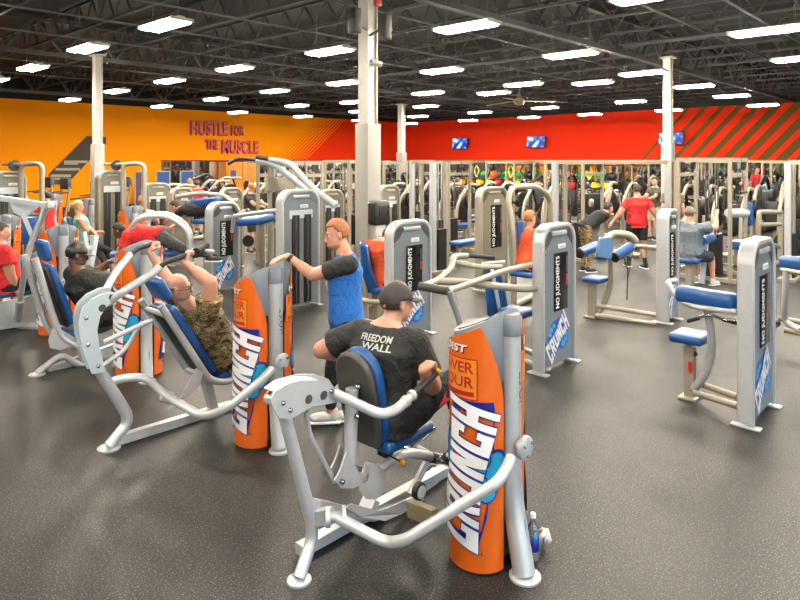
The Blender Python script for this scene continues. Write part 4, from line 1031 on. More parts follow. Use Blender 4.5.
def person(label, pel, up, fwd, hands, feet, head_dir, style, s=1.0, vox=.012, elb=None, knee=None, look_up=0, bulk=1.0, curl=(1.1, 1.1), head_off=None, hn=None, shrug=0, neck_bend=.25, footdir=None):
    pel = V(pel); up = V(up).normalized(); fwd = V(fwd); fwd = (fwd-up*fwd.dot(up)).normalized(); left = up.cross(fwd).normalized()
    t = T('person', label, 'person', (pel.x, pel.y, min(feet[0][2], feet[1][2], pel.z)-.0))
    st = style; sk_ = st['skin']; b = bulk
    body = M(); q = lambda f, l, u: pel+(fwd*f+left*l+up*u)*s
    rings = [(-.11, .0, .06, .07), (-.08, .0, .14, .10), (-.02, 0, .168, .118), (.06, .0, .162, .112), (.16, .005, .148, .105), (.28, .0, .160, .112), (.37, -.005, .182, .118), (.43, -.01, .178, .100), (.47, -.012, .145, .080), (.50, -.012, .095, .066), (.525, -.01, .064, .058)]
    loft(body, [(q(f, 0, u), left*w*s*(b if u < .45 else 1), fwd*dd*s*(b*1.06 if u < .4 else 1)) for u, f, w, dd in rings])
    hd = V(head_dir).normalized()
    nb = q(-.01, 0, .50); hc = nb+(up*(1-neck_bend)+V((0, 0, 1))*neck_bend).normalized()*.158*s+fwd*.02*s
    if head_off: hc += V(head_off)
    hup = (hc-nb).normalized(); hup = (hup-hd*hup.dot(hd)); hup = (hup+V((0, 0, .6))-hd*V((0, 0, .6)).dot(hd)).normalized() if not st.get('headup') else V(st['headup']); hup = (hup-hd*hup.dot(hd)).normalized()
    hl = hup.cross(hd).normalized(); R = Matrix((hd, hl, hup)).transposed()
    hp = lambda f, l, u: hc+R @ V((f, l, u))*s
    capsule(body, nb-up*.03*s, hc-hup*.05*s-hd*.015*s, .066*s*b**.5, .056*s)
    hs = .93
    body.ell(hp(-.012, 0, .025), (.098*s*hs, .078*s*hs, .098*s*hs), R); body.ell(hp(.018, 0, -.03), (.072*s, .063*s, .085*s), R)
    capsule(body, hp(.045, -.012, -.088), hp(.045, .012, -.088), .026*s, .026*s, 10)
    capsule(body, hp(.092, 0, .012), hp(.106, 0, -.026), .008*s, .013*s, 10)
    for sg in (-1, 1):
        body.ell(hp(-.01, sg*.078, -.005), (.020*s, .010*s, .032*s), R, 10, 7)
        capsule(body, hp(.082, sg*.014, .030), hp(.076, sg*.046, .028), .008*s, .007*s, 8)
    capsule(body, hp(.086, -.018, -.052), hp(.086, .018, -.052), .009*s, .009*s, 8)
    J = {}
    for i, sg in enumerate((1, -1)):      # 0 left, 1 right
        sh = q(-.005, sg*.175*(1+(b-1)*.6), .435+shrug); J['sh', i] = sh
        l1, l2 = .285*s, .255*s
        pole = V(elb[i]) if elb else (-up+left*sg*.4-fwd*.3)
        el, wr = ik(sh, hands[i], l1, l2, pole); J['el', i] = el; J['wr', i] = wr
        capsule(body, q(-.005, sg*.10, .425+shrug*.5), sh, .062*s*b, .060*s*b); capsule(body, nb+up*.02*s, q(-.01, sg*.13, .45+shrug*.5), .05*s, .045*s)
        capsule(body, sh, el, .060*s*b, .048*s*b); capsule(body, el, wr, .043*s*b, .027*s)
        capsule(body, el.lerp(wr, .1), el.lerp(wr, .45), .045*s*b, .040*s*b)
        d = (wr-el).normalized(); n = V(hn[i]) if hn else -up
        hd2 = V(st['hdir'][i]) if st.get('hdir') and st['hdir'][i] else d
        if vox < .011: hand(body, wr, hd2, n, sg, s, curl[i], vox)
        else: capsule(body, wr, wr+hd2*.08*s, .030*s, .034*s, 10); capsule(body, wr+hd2*.08*s, wr+(hd2*.11+n.normalized()*.03)*s, .026*s, .02*s, 10)
        hp_ = q(0, sg*.088*b, -.03); J['hip', i] = hp_
        kp = V(knee[i]) if knee else fwd+up*.2
        kn, an = ik(hp_, V(feet[i])+V((0, 0, .085*s)), .43*s, .41*s, kp); J['kn', i] = kn; J['an', i] = an
        capsule(body, hp_, kn, .086*s*b, .056*s*b**.5); capsule(body, kn, an, .053*s*b**.5, .036*s)
        capsule(body, kn.lerp(an, .12), kn.lerp(an, .45), .054*s*b**.5, .050*s*b**.4)
        fd = V(footdir[i]) if footdir else V((fwd.x, fwd.y, 0)).normalized(); J['fd', i] = fd
        capsule(body, an-V((0, 0, .04*s)), an+fd*.14*s-V((0, 0, .055*s)), .034*s, .028*s)
    fused('body', body, sk_, t, vox, 3)
    # garments
    vs_ = max(vox, .011)
    g = M(); e = .013
    hem = st.get('hem', -.10)
    rr = [(u, f, w+e, dd+e) for u, f, w, dd in rings if u > hem-.02 and u < .50]+[(.512, -.01, .085, .073)]
    if hem < -.08: rr[0] = (hem, 0, .178, .128)
    if len(rr) > 3 and hem > -.08: rr.insert(0, (hem, 0, rr[0][2], rr[0][3]))
    loft(g, [(q(f, 0, u), left*w*s*(b if u < .45 else 1), fwd*dd*s*(b*1.06 if u < .4 else 1)) for u, f, w, dd in rr])
    sl = st.get('sleeve', .62)
    for i in (0, 1):
        sh, el = J['sh', i], J['el', i]
        if sl > 0:
            sg2 = (1, -1)[i]; capsule(g, q(-.005, sg2*.10, .425+shrug*.5), sh, .075*s*b, .071*s*b); capsule(g, q(-.01, sg2*.06, .475), q(-.01, sg2*.13, .455+shrug*.5), .05*s, .055*s)
            capsule(g, sh, sh.lerp(el, .25), .070*s*b, .068*s*b); frust(g, sh, sh.lerp(el, sl), .068*s*b, (.064+st.get('loose', .006))*s*b)
            if sl >= 1: capsule(g, el, el.lerp(J['wr', i], .9), .05*s*b**.5, .036*s)
    sg_ = fused(st.get('top_name', 'shirt'), g, st['top'], t, vs_, 7)
    g = M()
    loft(g, [(q(f, 0, u), left*(w+.01)*s*b, fwd*(dd+.01)*s*b*1.04) for u, f, w, dd in rings if u < .10])
    pl = st.get('pants', .95)
    for i in (0, 1):
        hp_, kn, an = J['hip', i], J['kn', i], J['an', i]
        r1 = .097*s*b
        capsule(g, hp_, hp_.lerp(kn, .3), r1, r1*.97)
        if pl <= 1: frust(g, hp_.lerp(kn, .15), hp_.lerp(kn, pl), r1, (.076+st.get('ploose', .012))*s*b**.5)
        else: capsule(g, hp_, kn, r1, .066*s*b**.5); capsule(g, kn, kn.lerp(an, .4), .066*s*b**.4, .060*s*b**.4); frust(g, kn.lerp(an, .3), kn.lerp(an, pl-1), .062*s*b**.4, .046*s)
    fused(st.get('bottom_name', 'shorts'), g, st['bottom'], t, vs_, 2)
    for i in (0, 1):
        an, fd = J['an', i], J['fd', i]; g = M(); lf = V((0, 0, 1)).cross(fd).normalized(); Rf = Matrix((fd, lf, fd.cross(lf))).transposed(); up3 = fd.cross(lf)
        g.ell(an+fd*.05*s-up3*.045*s, (.135*s, .047*s, .042*s), Rf); capsule(g, an-fd*.02*s, an-fd*.02*s-up3*.04*s, .045*s, .045*s); g.ell(an+fd*.11*s-up3*.055*s, (.07*s, .046*s, .03*s), Rf)
        sh_ = fused('shoe', g, st['shoe'], t, max(vox, .010), 2)
        P('sole', M().rbox(an+fd*.05*s-up3*.083*s, (.27*s, .088*s, .022*s), .01, Rf, 3), st.get('sole', WHITE), sh_)
        if st.get('sock'): P('sock', M().tube([an-up3*.02, an+(J['kn', i]-an).normalized()*.13*s], .043*s, 14), st['sock'], t)
    # hair / hat
    if st.get('hair'):
        kk = st.get('hairkind', 'short'); kf = {'short': lambda p: not (p.x > .25 and p.z < .52) and p.z > -.45 and not (p.x > -.15 and p.z < .0),
                                              'bald': lambda p: p.x < .0 and p.z < .0 and p.z > -.45 and not (p.x > -.3 and p.z < -.2),
                                              'long': lambda p: not (p.x > .25 and p.z < .55)}[kk]
        P('hair', M().ell(hp(-.012, 0, .028), (.104*s*hs, .084*s*hs, (.104+.012*(kk == 'short'))*s*hs), R, 36, 24, kf), st['hair'], t, solid=.008)
        if kk == 'long': P('ponytail', M().tube([hp(-.09, 0, .04), hp(-.15, 0, .02), hp(-.16, 0, -.10)], .03*s, 12, .03, .015), st['hair'], t)
    if st.get('cap'):
        cp_ = P('cap', M().ell(hp(-.012, 0, .03), (.112*s*hs, .092*s*hs, .108*s*hs), R, 36, 24, lambda p: p.z > -.02-.25*(p.x < -.2)), st['cap'], t, solid=.006)
        n_ = 12; vs2 = []
        for k in range(n_+1):
            a = -.95+1.9*k/n_; r0, r1 = .094, .178*math.cos(a*.75)
            for r_, dz in ((r0, 0), (r1, -.012)): vs2.append(hp(r_*math.cos(a)-.012, r_*math.sin(a)*.85, .03+dz))
        P('brim', M().add(vs2, [(2*k, 2*k+2, 2*k+3, 2*k+1) for k in range(n_)]), st.get('brim', st['cap']), cp_, solid=.006)
        if st.get('cap_logo'): P('cap_logo', M().ell(hp(-.105, -.022, .0), (.006, .016, .018), R), st['cap_logo'], cp_)
        P('cap_button', M().ell(hp(-.012, 0, .134), (.008, .008, .005), R), st['cap'], cp_)
    if vox < .011:
        for sg in (-1, 1):
            ey = P('eye', M().ell(hp(.0675, sg*.030, .012), (.0115*s, .012*s, .007*s), R, 12, 8), EYE, t)
            P('iris', M().ell(hp(.0780, sg*.031, .012), (.003*s, .0065*s, .0065*s), R, 10, 6), BLACK, ey)
            P('eyebrow', M().tube([hp(.089, sg*.016, .036), hp(.086, sg*.034, .041), hp(.076, sg*.050, .034)], .0035*s, 6), st.get('brow', st.get('hair') or BLACK), t)
        P('lips', M().ell(hp(.092, 0, -.055), (.006*s, .022*s, .007*s), R, 12, 6), mat('lips', (170, 90, 80), .5), t)
    if st.get('beard'): P('beard', M().ell(hp(.02, 0, -.035), (.082*s, .070*s, .085*s), R, 30, 20, lambda p: p.z < -.38 and p.x > -.2), st['beard'], t, solid=.005)
    if st.get('glasses'):
        g = M()
        for sg in (-1, 1):
            ring = [hp(.098, sg*.031+.018*math.cos(a), .012+.014*math.sin(a)) for a in [2*PI*k/12 for k in range(13)]]; g.tube(ring, .0022, 6)
            g.tube([hp(.095, sg*.05, .014), hp(.06, sg*.078, .014), hp(-.01, sg*.084, .010)], .0022, 6)
        g.tube([hp(.1, -.013, .014), hp(.1, .013, .014)], .0022, 6)
        P('glasses', g, BLACK, t)
    J['q'] = q; J['hp'] = hp; J['R'] = R; J['up'] = up; J['fwd'] = fwd; J['left'] = left
    return t, J
def chest_text(t, J, word_rows, mt, w, u0, du, back=True, s=1.0, depth=.131, sl=0):
    L = []
    for k, wd in enumerate(word_rows):
        vs, fs = txt(wd, .02); L.append((mt, [(p[0]+(p[1])*sl, p[1]+(-1.18*k)) for p in vs], fs))
    q = J['q']
    sg = -1 if back else 1
    def mp(x, y, h):
        l = (x-.5)*w*(-sg)*-1 if not back else -(x-.5)*w
        u = u0+y*du
        dd = depth*math.sqrt(max(0, 1-(l/.2)**2*.6))
        return q(sg*(dd+h+.003), l, u)
    decal(L, mp, 8, t, 'shirt_lettering')
hair_ginger = mat('ginger_hair', (206, 124, 62), .6, 0, .2, 60, .3); hair_brown = mat('brown_hair', (58, 38, 26), .6, 0, .2, 60, .3)
hair_black = mat('black_hair', (22, 19, 18), .6, 0, .2, 60, .3); hair_grey = mat('grey_hair', (128, 116, 104), .6, 0, .2, 60, .3); hair_blond = mat('blond_hair', (222, 190, 130), .6, 0, .2, 60, .3)
def cloth(n, c):
    CLOTHS.add(n); return mat(n, c, .85, 0, .12, 14, .25)
TBLACK = cloth('black_tshirt', (34, 35, 34)); TGREEN = cloth('charcoal_tshirt', (44, 46, 44)); TRED = cloth('red_tshirt', (222, 34, 34)); SBLACK = cloth('black_shorts', (26, 27, 30)); TNAVY = cloth('navy_shorts', (26, 42, 70))
TBLUE = cloth('blue_polo', (28, 118, 214)); TGREY = cloth('grey_tshirt', (112, 122, 134)); TORG = cloth('orange_shirt', (244, 88, 30)); TTEAL = cloth('mint_top', (140, 212, 190)); TOLIVE = cloth('olive_shirt', (122, 116, 92)); CAPB = mat('cap_cloth', (60, 52, 50), .8, 0, .1)
SHW = mat('pale_shoe', (214, 210, 206), .6); SHB = mat('black_shoe', (34, 34, 36), .6)
def camo():
    m = bpy.data.materials.new('camouflage_cloth'); m.use_nodes = True; nt = m.node_tree; b = nt.nodes['Principled BSDF']; b.inputs['Roughness'].default_value = .85
    tc = nt.nodes.new('ShaderNodeTexCoord'); mp = nt.nodes.new('ShaderNodeMapping'); mp.inputs['Scale'].default_value = (5, 5, 10); mp.inputs['Rotation'].default_value = (.3, .8, .2)
    n = nt.nodes.new('ShaderNodeTexNoise'); n.inputs['Scale'].default_value = 2.2; n.inputs['Detail'].default_value = 5; n.inputs['Distortion'].default_value = 1.2
    nt.links.new(tc.outputs['Object'], mp.inputs[0]); nt.links.new(mp.outputs[0], n.inputs['Vector'])
    r = nt.nodes.new('ShaderNodeValToRGB'); r.color_ramp.interpolation = 'CONSTANT'; nt.links.new(n.outputs['Fac'], r.inputs[0])
    e = r.color_ramp.elements; e[0].position = 0; e[0].color = lin((34, 28, 15)); e[1].position = .43; e[1].color = lin((92, 78, 42))
    for p, c in ((.49, (132, 112, 70)), (.54, (60, 52, 28)), (.6, (158, 142, 100)), (.66, (40, 34, 20))): k = e.new(p); k.color = lin(c)
    nt.links.new(r.outputs[0], b.inputs['Base Color']); return m
CAMO = camo()
# ---- man in the nearest machine
st = dict(skin=SK1, top=TBLACK, bottom=SBLACK, shoe=SHW, sock=BLACK, cap=CAPB, cap_logo=mat('cap_badge', (220, 110, 80), .6), hair=hair_brown, sleeve=.72, loose=.014, pants=1.45, bottom_name='leggings', brow=hair_brown, hem=-.12, hdir=[(.8, 0, .3), (.8, .1, .25)])
pA, JA = person('man in black t-shirt and backwards-logo cap sitting in the nearest machine', (2.86, 2.79, .67), (.02, -.02, 1), (.96, .26, 0),
    [PY(360, 364, 3.10)+V((-.02, 0, .03)), PY(425, 377, 2.45)+V((-.02, 0, .045))], [(3.33, 2.98, .31), (3.33, 2.60, .31)], (.93, -.28, -.05), st, 1.02, .008,
    elb=[(-.5, .8, -.35), (-.45, -.75, -.75)], knee=[(.5, .1, .9), (.5, -.25, .9)], head_off=(.055, -.02, -.03), bulk=1.18, curl=(1.15, 1.15), hn=[(0, 0, -1), (0, 0, -1)])
chest_text(pA, JA, ['FREEDOM', 'WALL'], WHITE, .20, .440, .044, True, depth=.150, sl=.08)
kn, an = JA['kn', 1], JA['an', 1]; hp_ = JA['hip', 1]
dv = (kn-hp_).normalized(); sd = V((0, -1, 0)); c0 = hp_.lerp(kn, .62)+sd*.082
P('red_stripe', M().prism([c0+V((-.06, 0, -.05)), c0+V((0, 0, .03)), c0+V((.12, -.0, -.07)), c0+V((.02, 0, -.03))], (0, .01, 0), (0, -.006, 0)), mat('red_stripe_cloth', (220, 36, 40), .8), pA, smooth=False)
# ---- bald man in camouflage shirt
st = dict(skin=SK1, top=CAMO, bottom=SBLACK, shoe=SHB, hair=hair_grey, hairkind='bald', sleeve=.55, loose=.03, pants=.95, glasses=True, beard=mat('grey_stubble', (176, 146, 124), .7, 0, .15, 80), brow=hair_grey, hem=-.13, hdir=[(.3, .0, .6), (.3, .0, .6)])
up_ = V((-.37, 0, .62)).normalized()
pB, JB = person('bald bearded man in camouflage shirt and glasses gripping the press arms overhead', (3.08, 5.0, .535), up_, (.8, 0, .4),
    [PY(149, 251, 5.42), PY(184, 262, 4.84)], [(3.62, 5.15, .12), (3.62, 4.8, .12)], (.80, -.58, -.08), st, 1.03, .008,
    elb=[(.5, .7, -.2), (.6, -.75, -.2)], knee=[(.6, .15, .8), (.6, -.15, .8)], bulk=1.2, curl=(1.2, 1.2), hn=[(.7, 0, -.7), (.7, 0, -.7)], neck_bend=.6, shrug=.02, head_off=(-.10, .02, .0))
# ---- trainer
fw = V((-.98, -.05, 0)).normalized()
hx = V((3.10, 4.18, 1.395))
lf_ = V((0, 0, 1)).cross(fw)
pt = at(346, 5.30)
st = dict(skin=SK1, top=TBLUE, bottom=SBLACK, shoe=SHW, hair=hair_ginger, sleeve=0, pants=1.9, bottom_name='trousers', brow=hair_ginger, beard=mat('short_ginger_stubble', (206, 138, 96), .7, 0, .1, 80), hem=-.12, hdir=[(-.9, .1, -.15), None])
fwt = V((-CS*.93-SN*-.30, SN*.93+CS*.30, 0)).normalized()
fwt = V((-.62, .55, 0)).normalized()
pT, JT = person('trainer in blue and black shirt with ginger hair resting a hand on the orange tower', (pt.x, pt.y, .93), (-.02, .03, 1), fwt,
    [(3.20, 4.22, 1.43), (pt.x+.12, pt.y+.2, .9)], [tuple(at(330, 5.42)), tuple(at(350, 5.5))], (-.86, .50, -.22), st, 1.0, .008,
    elb=[(0, .2, -1), (0, .3, -1)], knee=[(-.7, .6, 0), (-.7, .6, 0)], curl=(.25, .5), hn=[(0, 0, -1), (0, 0, -1)], head_off=(-.03, .03, 0), bulk=1.08)
for i in (0, 1):
    sh, el = JT['sh', i], JT['el', i]
    m = M(); capsule(m, sh-(el-sh)*.12, sh.lerp(el, .3), .078, .076); capsule(m, sh.lerp(JT['q'](0, 0, .46), .5), sh, .062, .078); frust(m, sh, sh.lerp(el, .62), .076, .072)
    fused('black_sleeve', m, TBLACK, pT, .011, 2)
q = JT['q']
wr, el = JT['wr', 0], JT['el', 0]; d = (wr-el).normalized()
P('wrist_band', M().lathe(wr-d*.045, [(.031, 0), (.034, .004), (.034, .026), (.031, .03)], 16, d), BLACK, pT)
chest_text(pT, JT, ['CRUNCH'], WHITE, .16, .40, .035, True, depth=.125)
# ---- man in black cap
st = dict(skin=SK3, top=TGREEN, bottom=SBLACK, shoe=SHB, hair=hair_black, cap=BLACK, sleeve=.7, loose=.03, pants=1.4, bottom_name='trousers', beard=mat('dark_stubble', (84, 56, 42), .7, 0, .1, 80), brow=hair_black, hem=-.14, hdir=[(.8, 0, .3), (.8, 0, .3)])
pC, JC = person('heavyset man in charcoal t-shirt and black cap on the recliner machine at the left', (2.98, 7.27, .54), (-.30, 0, .62), (.8, 0, .3),
    [PY(108, 262, 7.5), PY(112, 266, 7.0)], [(3.6, 7.4, .1), (3.6, 7.1, .1)], (.92, -.25, -.2), st, 1.05, .0105,
    elb=[(.1, .7, -.7), (.1, -.6, -.8)], knee=[(.5, .1, .8), (.5, -.1, .8)], bulk=1.42, curl=(1.1, 1.1), neck_bend=.6)
# ---- person in red at the left edge
st = dict(skin=SK1, top=TRED, bottom=SBLACK, shoe=SHB, hair=hair_brown, sleeve=.6, pants=1.3, loose=.02, hem=-.12)
person('person in red t-shirt cut by the left edge of the picture', (2.72, 9.6, .60), (-.12, 0, 1), (1, -.1, 0), [PY(22, 296, 9.7), PY(20, 300, 9.4)], [(3.3, 9.75, .1), (3.3, 9.45, .1)], (1, -.2, -.2), st, 1.0, .014, bulk=1.3, knee=[(.5, 0, .8), (.5, 0, .8)])
# ---- person in orange behind the grey tower
c = at(377, 8.9)
st = dict(skin=SK1, top=TORG, bottom=SBLACK, shoe=SHB, hair=hair_brown, sleeve=.6, pants=1.3, loose=.02, hem=-.12)
person('person in orange-red shirt hunched behind the grey tower and the centre column', (c.x, c.y, .58), (.12, .0, 1), (1, .2, 0), [(c.x+.5, c.y+.2, 1.0), (c.x+.5, c.y-.2, 1.0)], [(c.x+.6, c.y+.1, 0), (c.x+.6, c.y-.2, 0)], (1, 0, -.5), st, 1.0, .014, bulk=1.15, head_off=(.15, 0, -.1))
K = T('row_machine', 'machine with curved blue back pad beside the trainer\'s back', 'exercise machine', (c.x, c.y, 0))
P('back_cushion', M().prism([W(359, 243, 8.6), W(367, 246, 8.6), W(371, 270, 8.6), W(380, 293, 8.7), W(370, 294, 8.7), W(362, 275, 8.6)], V((SN, CS, 0))*.3, (0, 0, 0)), BLUE, K, bev=.02)
P('frame', M().tube([W(358, 300, 8.6), W(385, 303, 8.4)], .035).tube([W(362, 258, 8.7), W(366, 300, 8.7), at(366, 8.7, .03)], .035).tube([at(352, 8.9, .05), at(390, 8.3, .05)], .04), SILV2, K)
P('seat_cushion', M().rbox((c.x, c.y, .45), (.4, .4, .08), .03, None, 4), BLUE, K)
P('seat_post', M().box((c.x, c.y, .2), (.1, .1, .4)), SILV2, K, smooth=False)
# ---- prone person in red
c = at(150, 9.75); a = V((math.cos(-.75), math.sin(-.75), 0)); a = V((CS, -SN, 0))
st = dict(skin=SK3, top=TRED, bottom=cloth('grey_leggings', (72, 74, 72)), shoe=SHB, hair=hair_black, sleeve=.7, pants=1.9, loose=.02, hem=-.06, bottom_name='leggings', headup=(-CS*.3, SN*.3, 1))
pel = W(160, 236, 9.75)
person('person in red t-shirt and grey leggings lying face down on the curl bench', pel, (-a.x, -a.y, .06), (0, 0, -1), [W(136, 250, 9.5), W(132, 252, 9.6)], [W(212, 262, 9.7), W(208, 258, 10.0)], (-a.x*.9, -a.y*.9, -.45), st, .95, .014, bulk=1.2,
       knee=[(0, 0, -1), (0, 0, -1)], elb=[(-.3, .2, -1), (-.3, -.2, -1)], footdir=[(a.x, a.y, 0), (a.x, a.y, 0)])
# ---- blonde woman
c = at(84, 11.8)
st = dict(skin=SK1, top=TTEAL, bottom=SBLACK, shoe=SHW, hair=hair_blond, hairkind='long', sleeve=0, pants=1.9, hem=-.06, bottom_name='leggings', top_name='tank_top')
person('blonde woman in mint tank top sitting at the back left', W(86, 240, 11.8), (-.25, .0, 1), (1, -.4, 0), [W(97, 236, 11.6), W(99, 232, 11.9)], [at(112, 11.6, .1), at(115, 11.8, .1)], (1, -.4, -.1), st, .95, .013, knee=[(.5, 0, .8), (.5, 0, .8)])
K = T('recliner_press_machine', 'blue-padded machine under the blonde woman', 'exercise machine', at(80, 11.9))
pad(K, 'back_cushion', W(80, 240, 11.9), W(68, 218, 11.9), .34, .08, BLUE, (.3, 1, 0)); pad(K, 'seat_cushion', W(78, 246, 11.9), W(92, 245, 11.7), .34, .08, BLUE, (.3, 1, 0))
P('frame', M().tube([W(64, 218, 12), W(78, 246, 12), at(86, 11.9, .05)], .04, 10, .1).tube([at(66, 12.2, .05), at(110, 11.5, .05)], .04).tube([W(84, 232, 11.5), W(90, 262, 11.4)], .04), SILV, K)
# ---- others
def stand(label, px, d, top, bottom, hair, z_h=1.75, fwd=None, cap=None, sk_=SK1, vox=.015, pants=.95, arms='down', lean=0.0, bulk=1.0, walk=0, **kw):
    p = at(px, d); s = z_h/1.78; f = V(fwd or (SN, CS, 0)).normalized(); lf = V((0, 0, 1)).cross(f)
    if arms == 'down': hd = [p+lf*.27*s+V((0, 0, .85*s)), p-lf*.27*s+V((0, 0, .85*s))]
    elif arms == 'out': hd = [p+lf*.50*s+V((0, 0, .92*s))+f*.1, p-lf*.48*s+V((0, 0, .92*s))-f*.05]
    else: hd = [p+lf*.15*s+f*.45+V((0, 0, 1.15*s)), p-lf*.15*s+f*.45+V((0, 0, 1.15*s))]
    st = dict(skin=sk_, top=top, bottom=bottom, shoe=SHB, hair=hair, sleeve=.6, pants=pants, loose=.015, hem=-.11); st.update(kw)
    if cap: st['cap'] = cap
    ft = [p+lf*.10+f*walk, p-lf*.10-f*walk]
    return person(label, (p.x, p.y, .94*s), V((0, 0, 1))+f*lean, f, hd, ft, f+V((0, 0, -.1)), st, s, vox, bulk=bulk, knee=[f, f], elb=[(-f.x, -f.y, 0), (-f.x, -f.y, 0)])
stand('man in bright red t-shirt and black shorts walking away', 637, 13.3, TRED, SBLACK, hair_brown, 1.76, (.62, .78, 0), bulk=1.22, arms='out', walk=.15, pants=.8, vox=.012, sock=BLACK)
stand('man in black shirt and orange cap standing by the storage container', 252, 15.5, TBLACK, SBLACK, hair_brown, 1.72, (.2, -.9, 0), ORB, arms='fwd')
stand('man in olive t-shirt and red cap at the right column', 672, 15.2, TOLIVE, SBLACK, hair_grey, 1.76, (SN, CS, 0), mat('cap_red', (210, 60, 50), .7), bulk=1.1)
stand('man in dark t-shirt and tan shorts behind the walking man in red', 655, 18, cloth('brown_tshirt', (72, 64, 56)), cloth('tan_shorts', (176, 156, 124)), hair_brown, 1.78, (-.8, .3, 0), arms='fwd')
stand('person in white tank top by the ball rack', 447, 24, cloth('white_top', (225, 205, 190)), SBLACK, hair_brown, 1.65, (.4, .9, 0), pants=1.9)
stand('person in dark shirt left of the ball rack', 458, 20, cloth('dark_shirt', (40, 38, 36)), SBLACK, hair_brown, 1.7, (.9, -.4, 0))
stand('person in red shirt among the machines at the back left', 197, 19, TRED, SBLACK, hair_brown, 1.66, (SN, CS, 0))
stand('red-haired person at the back by the blue partition', 190, 20, cloth('pale_shirt', (190, 150, 130)), SBLACK, hair_ginger, 1.68, (1, 0, 0))
stand('person in yellow top behind the tall slotted tower', 322, 18, cloth('yellow_top', (226, 196, 60)), SBLACK, hair_black, 1.62, (SN, CS, 0))
stand('person in a light blue shirt near the right stripes', 768, 21, cloth('lightblue_top', (150, 175, 205)), SBLACK, hair_brown, 1.75, (-.5, -.8, 0))
stand('person in red far right near the stripes', 757, 26, cloth('deep_red_top', (214, 40, 40)), SBLACK, hair_brown, 2.0, (-.5, -.8, 0))
def sit(label, px, d, zs, top, bottom, hair, fwd, reach, up=(0, 0, 1), cap=None, sk_=SK1, bulk=1.0, s=1.0, vox=.014, **kw):
    p = at(px, d); f = V(fwd).normalized(); lf = V((0, 0, 1)).cross(f)
    st = dict(skin=sk_, top=top, bottom=bottom, shoe=SHW, hair=hair, sleeve=.6, pants=.9, loose=.02, hem=-.11); st.update(kw)
    if cap: st['cap'] = cap
    return person(label, (p.x, p.y, zs+.1), up, f, [p+lf*.25+f*reach[0]+V((0, 0, reach[1])), p-lf*.25+f*reach[0]+V((0, 0, reach[1]))], [p+lf*.16+f*.45, p-lf*.16+f*.45], f+V((0, 0, -.05)), st, s, vox, bulk=bulk, knee=[f+V((0, 0, .8)), f+V((0, 0, .8))])
sit('man in grey t-shirt seated facing the cable station, one arm raised', 690, 11.3, .50, TGREY, TNAVY, hair_grey, (.97, -.22, 0), (.40, 1.25), cap=mat('cap_grey', (120, 116, 106), .8), bulk=1.25, vox=.012)
K = T('pulldown_machine', 'blue seat with blue roller under the man in the grey t-shirt', 'exercise seat', at(690, 11.3))
P('seat_cushion', M().rbox(at(690, 11.3, .46), (.36, .36, .09), .035, None, 4), BLUE, K); P('seat_post', M().box(at(690, 11.3, .21), (.16, .1, .42)), SILV2, K, smooth=False)
P('thigh_roller', M().cyl(at(702, 11.2, .80), at(712, 11.7, .80), .075, 16), BLUE, K)
P('roller_post', M().bar(at(702, 11.5, .02), at(706, 11.5, .76), .08, .06), PALE, K, smooth=False)
sit('woman in orange top seated with arms forward behind the middle tower', 524, 9.6, .58, TORG, SBLACK, hair_ginger, (1, -.3, 0), (.5, .95), up=(.25, 0, 1), bulk=1.0)
K = T('seated_row_machine', 'machine with tall blue back board beside the woman in orange', 'exercise machine', at(520, 9.7))
P('back_board', M().prism([W(517, 222, 9.6), W(524, 221, 9.6), W(526, 262, 9.6), W(518, 263, 9.6)], V((SN, CS, 0))*.12, (0, 0, 0)), BLUE, K, bev=.02)
P('seat_cushion', M().rbox(at(527, 9.6, .53), (.4, .38, .08), .03, None, 4), BLUE, K)
P('frame', M().tube([at(514, 9.6, .03), W(513, 230, 9.6), W(508, 200, 9.7), W(512, 187, 9.8), W(535, 186, 10.4), W(550, 196, 10.8), at(553, 11, .05)], .045, 12, .2).tube([at(514, 9.6, .05), at(548, 10.8, .05)], .045), SILV2, K)
sit('person in light shirt with blue seat at the back left', 142, 13.0, .6, cloth('pale_grey_top', (190, 195, 200)), SBLACK, hair_ginger, (.5, .8, 0), (.4, 1.0))
sit('person in red and black leaning back at the far left', 47, 14.5, .62, TRED, SBLACK, hair_black, (-.5, .8, 0), (.3, 1.3))
# exercisers lying
def lying(label, px, py, d, top, bottom, hair, a, sk_=SK1, **kw):
    pel = W(px, py, d); a = V(a).normalized()
    st = dict(skin=sk_, top=top, bottom=bottom, shoe=SHB, hair=hair, sleeve=.6, pants=1.6, loose=.02, hem=-.08); st.update(kw)
    return person(label, pel, a, (0, 0, -1), [pel+a*.75+V((0, .2, -.3)), pel+a*.75+V((0, -.2, -.3))], [pel-a*.75+V((0, 0, -.1)), pel-a*.7+V((0, .2, -.1))], a+V((0, 0, -.6)), st, .95, .015, bulk=1.15, knee=[(0, 0, -1), (0, 0, -1)], footdir=[tuple(-a), tuple(-a)])
stand('person in black top and camouflage trousers bent far forward behind the rollers', 586, 12.8, SBLACK, CAMO, hair_brown, 1.7, (.9, -.5, 0), lean=1.7, pants=1.9, arms='fwd')
lying('person lying on the wide blue pad at the back left', 208, 209, 12.2, SBLACK, SBLACK, hair_brown, (-CS, SN, .0))
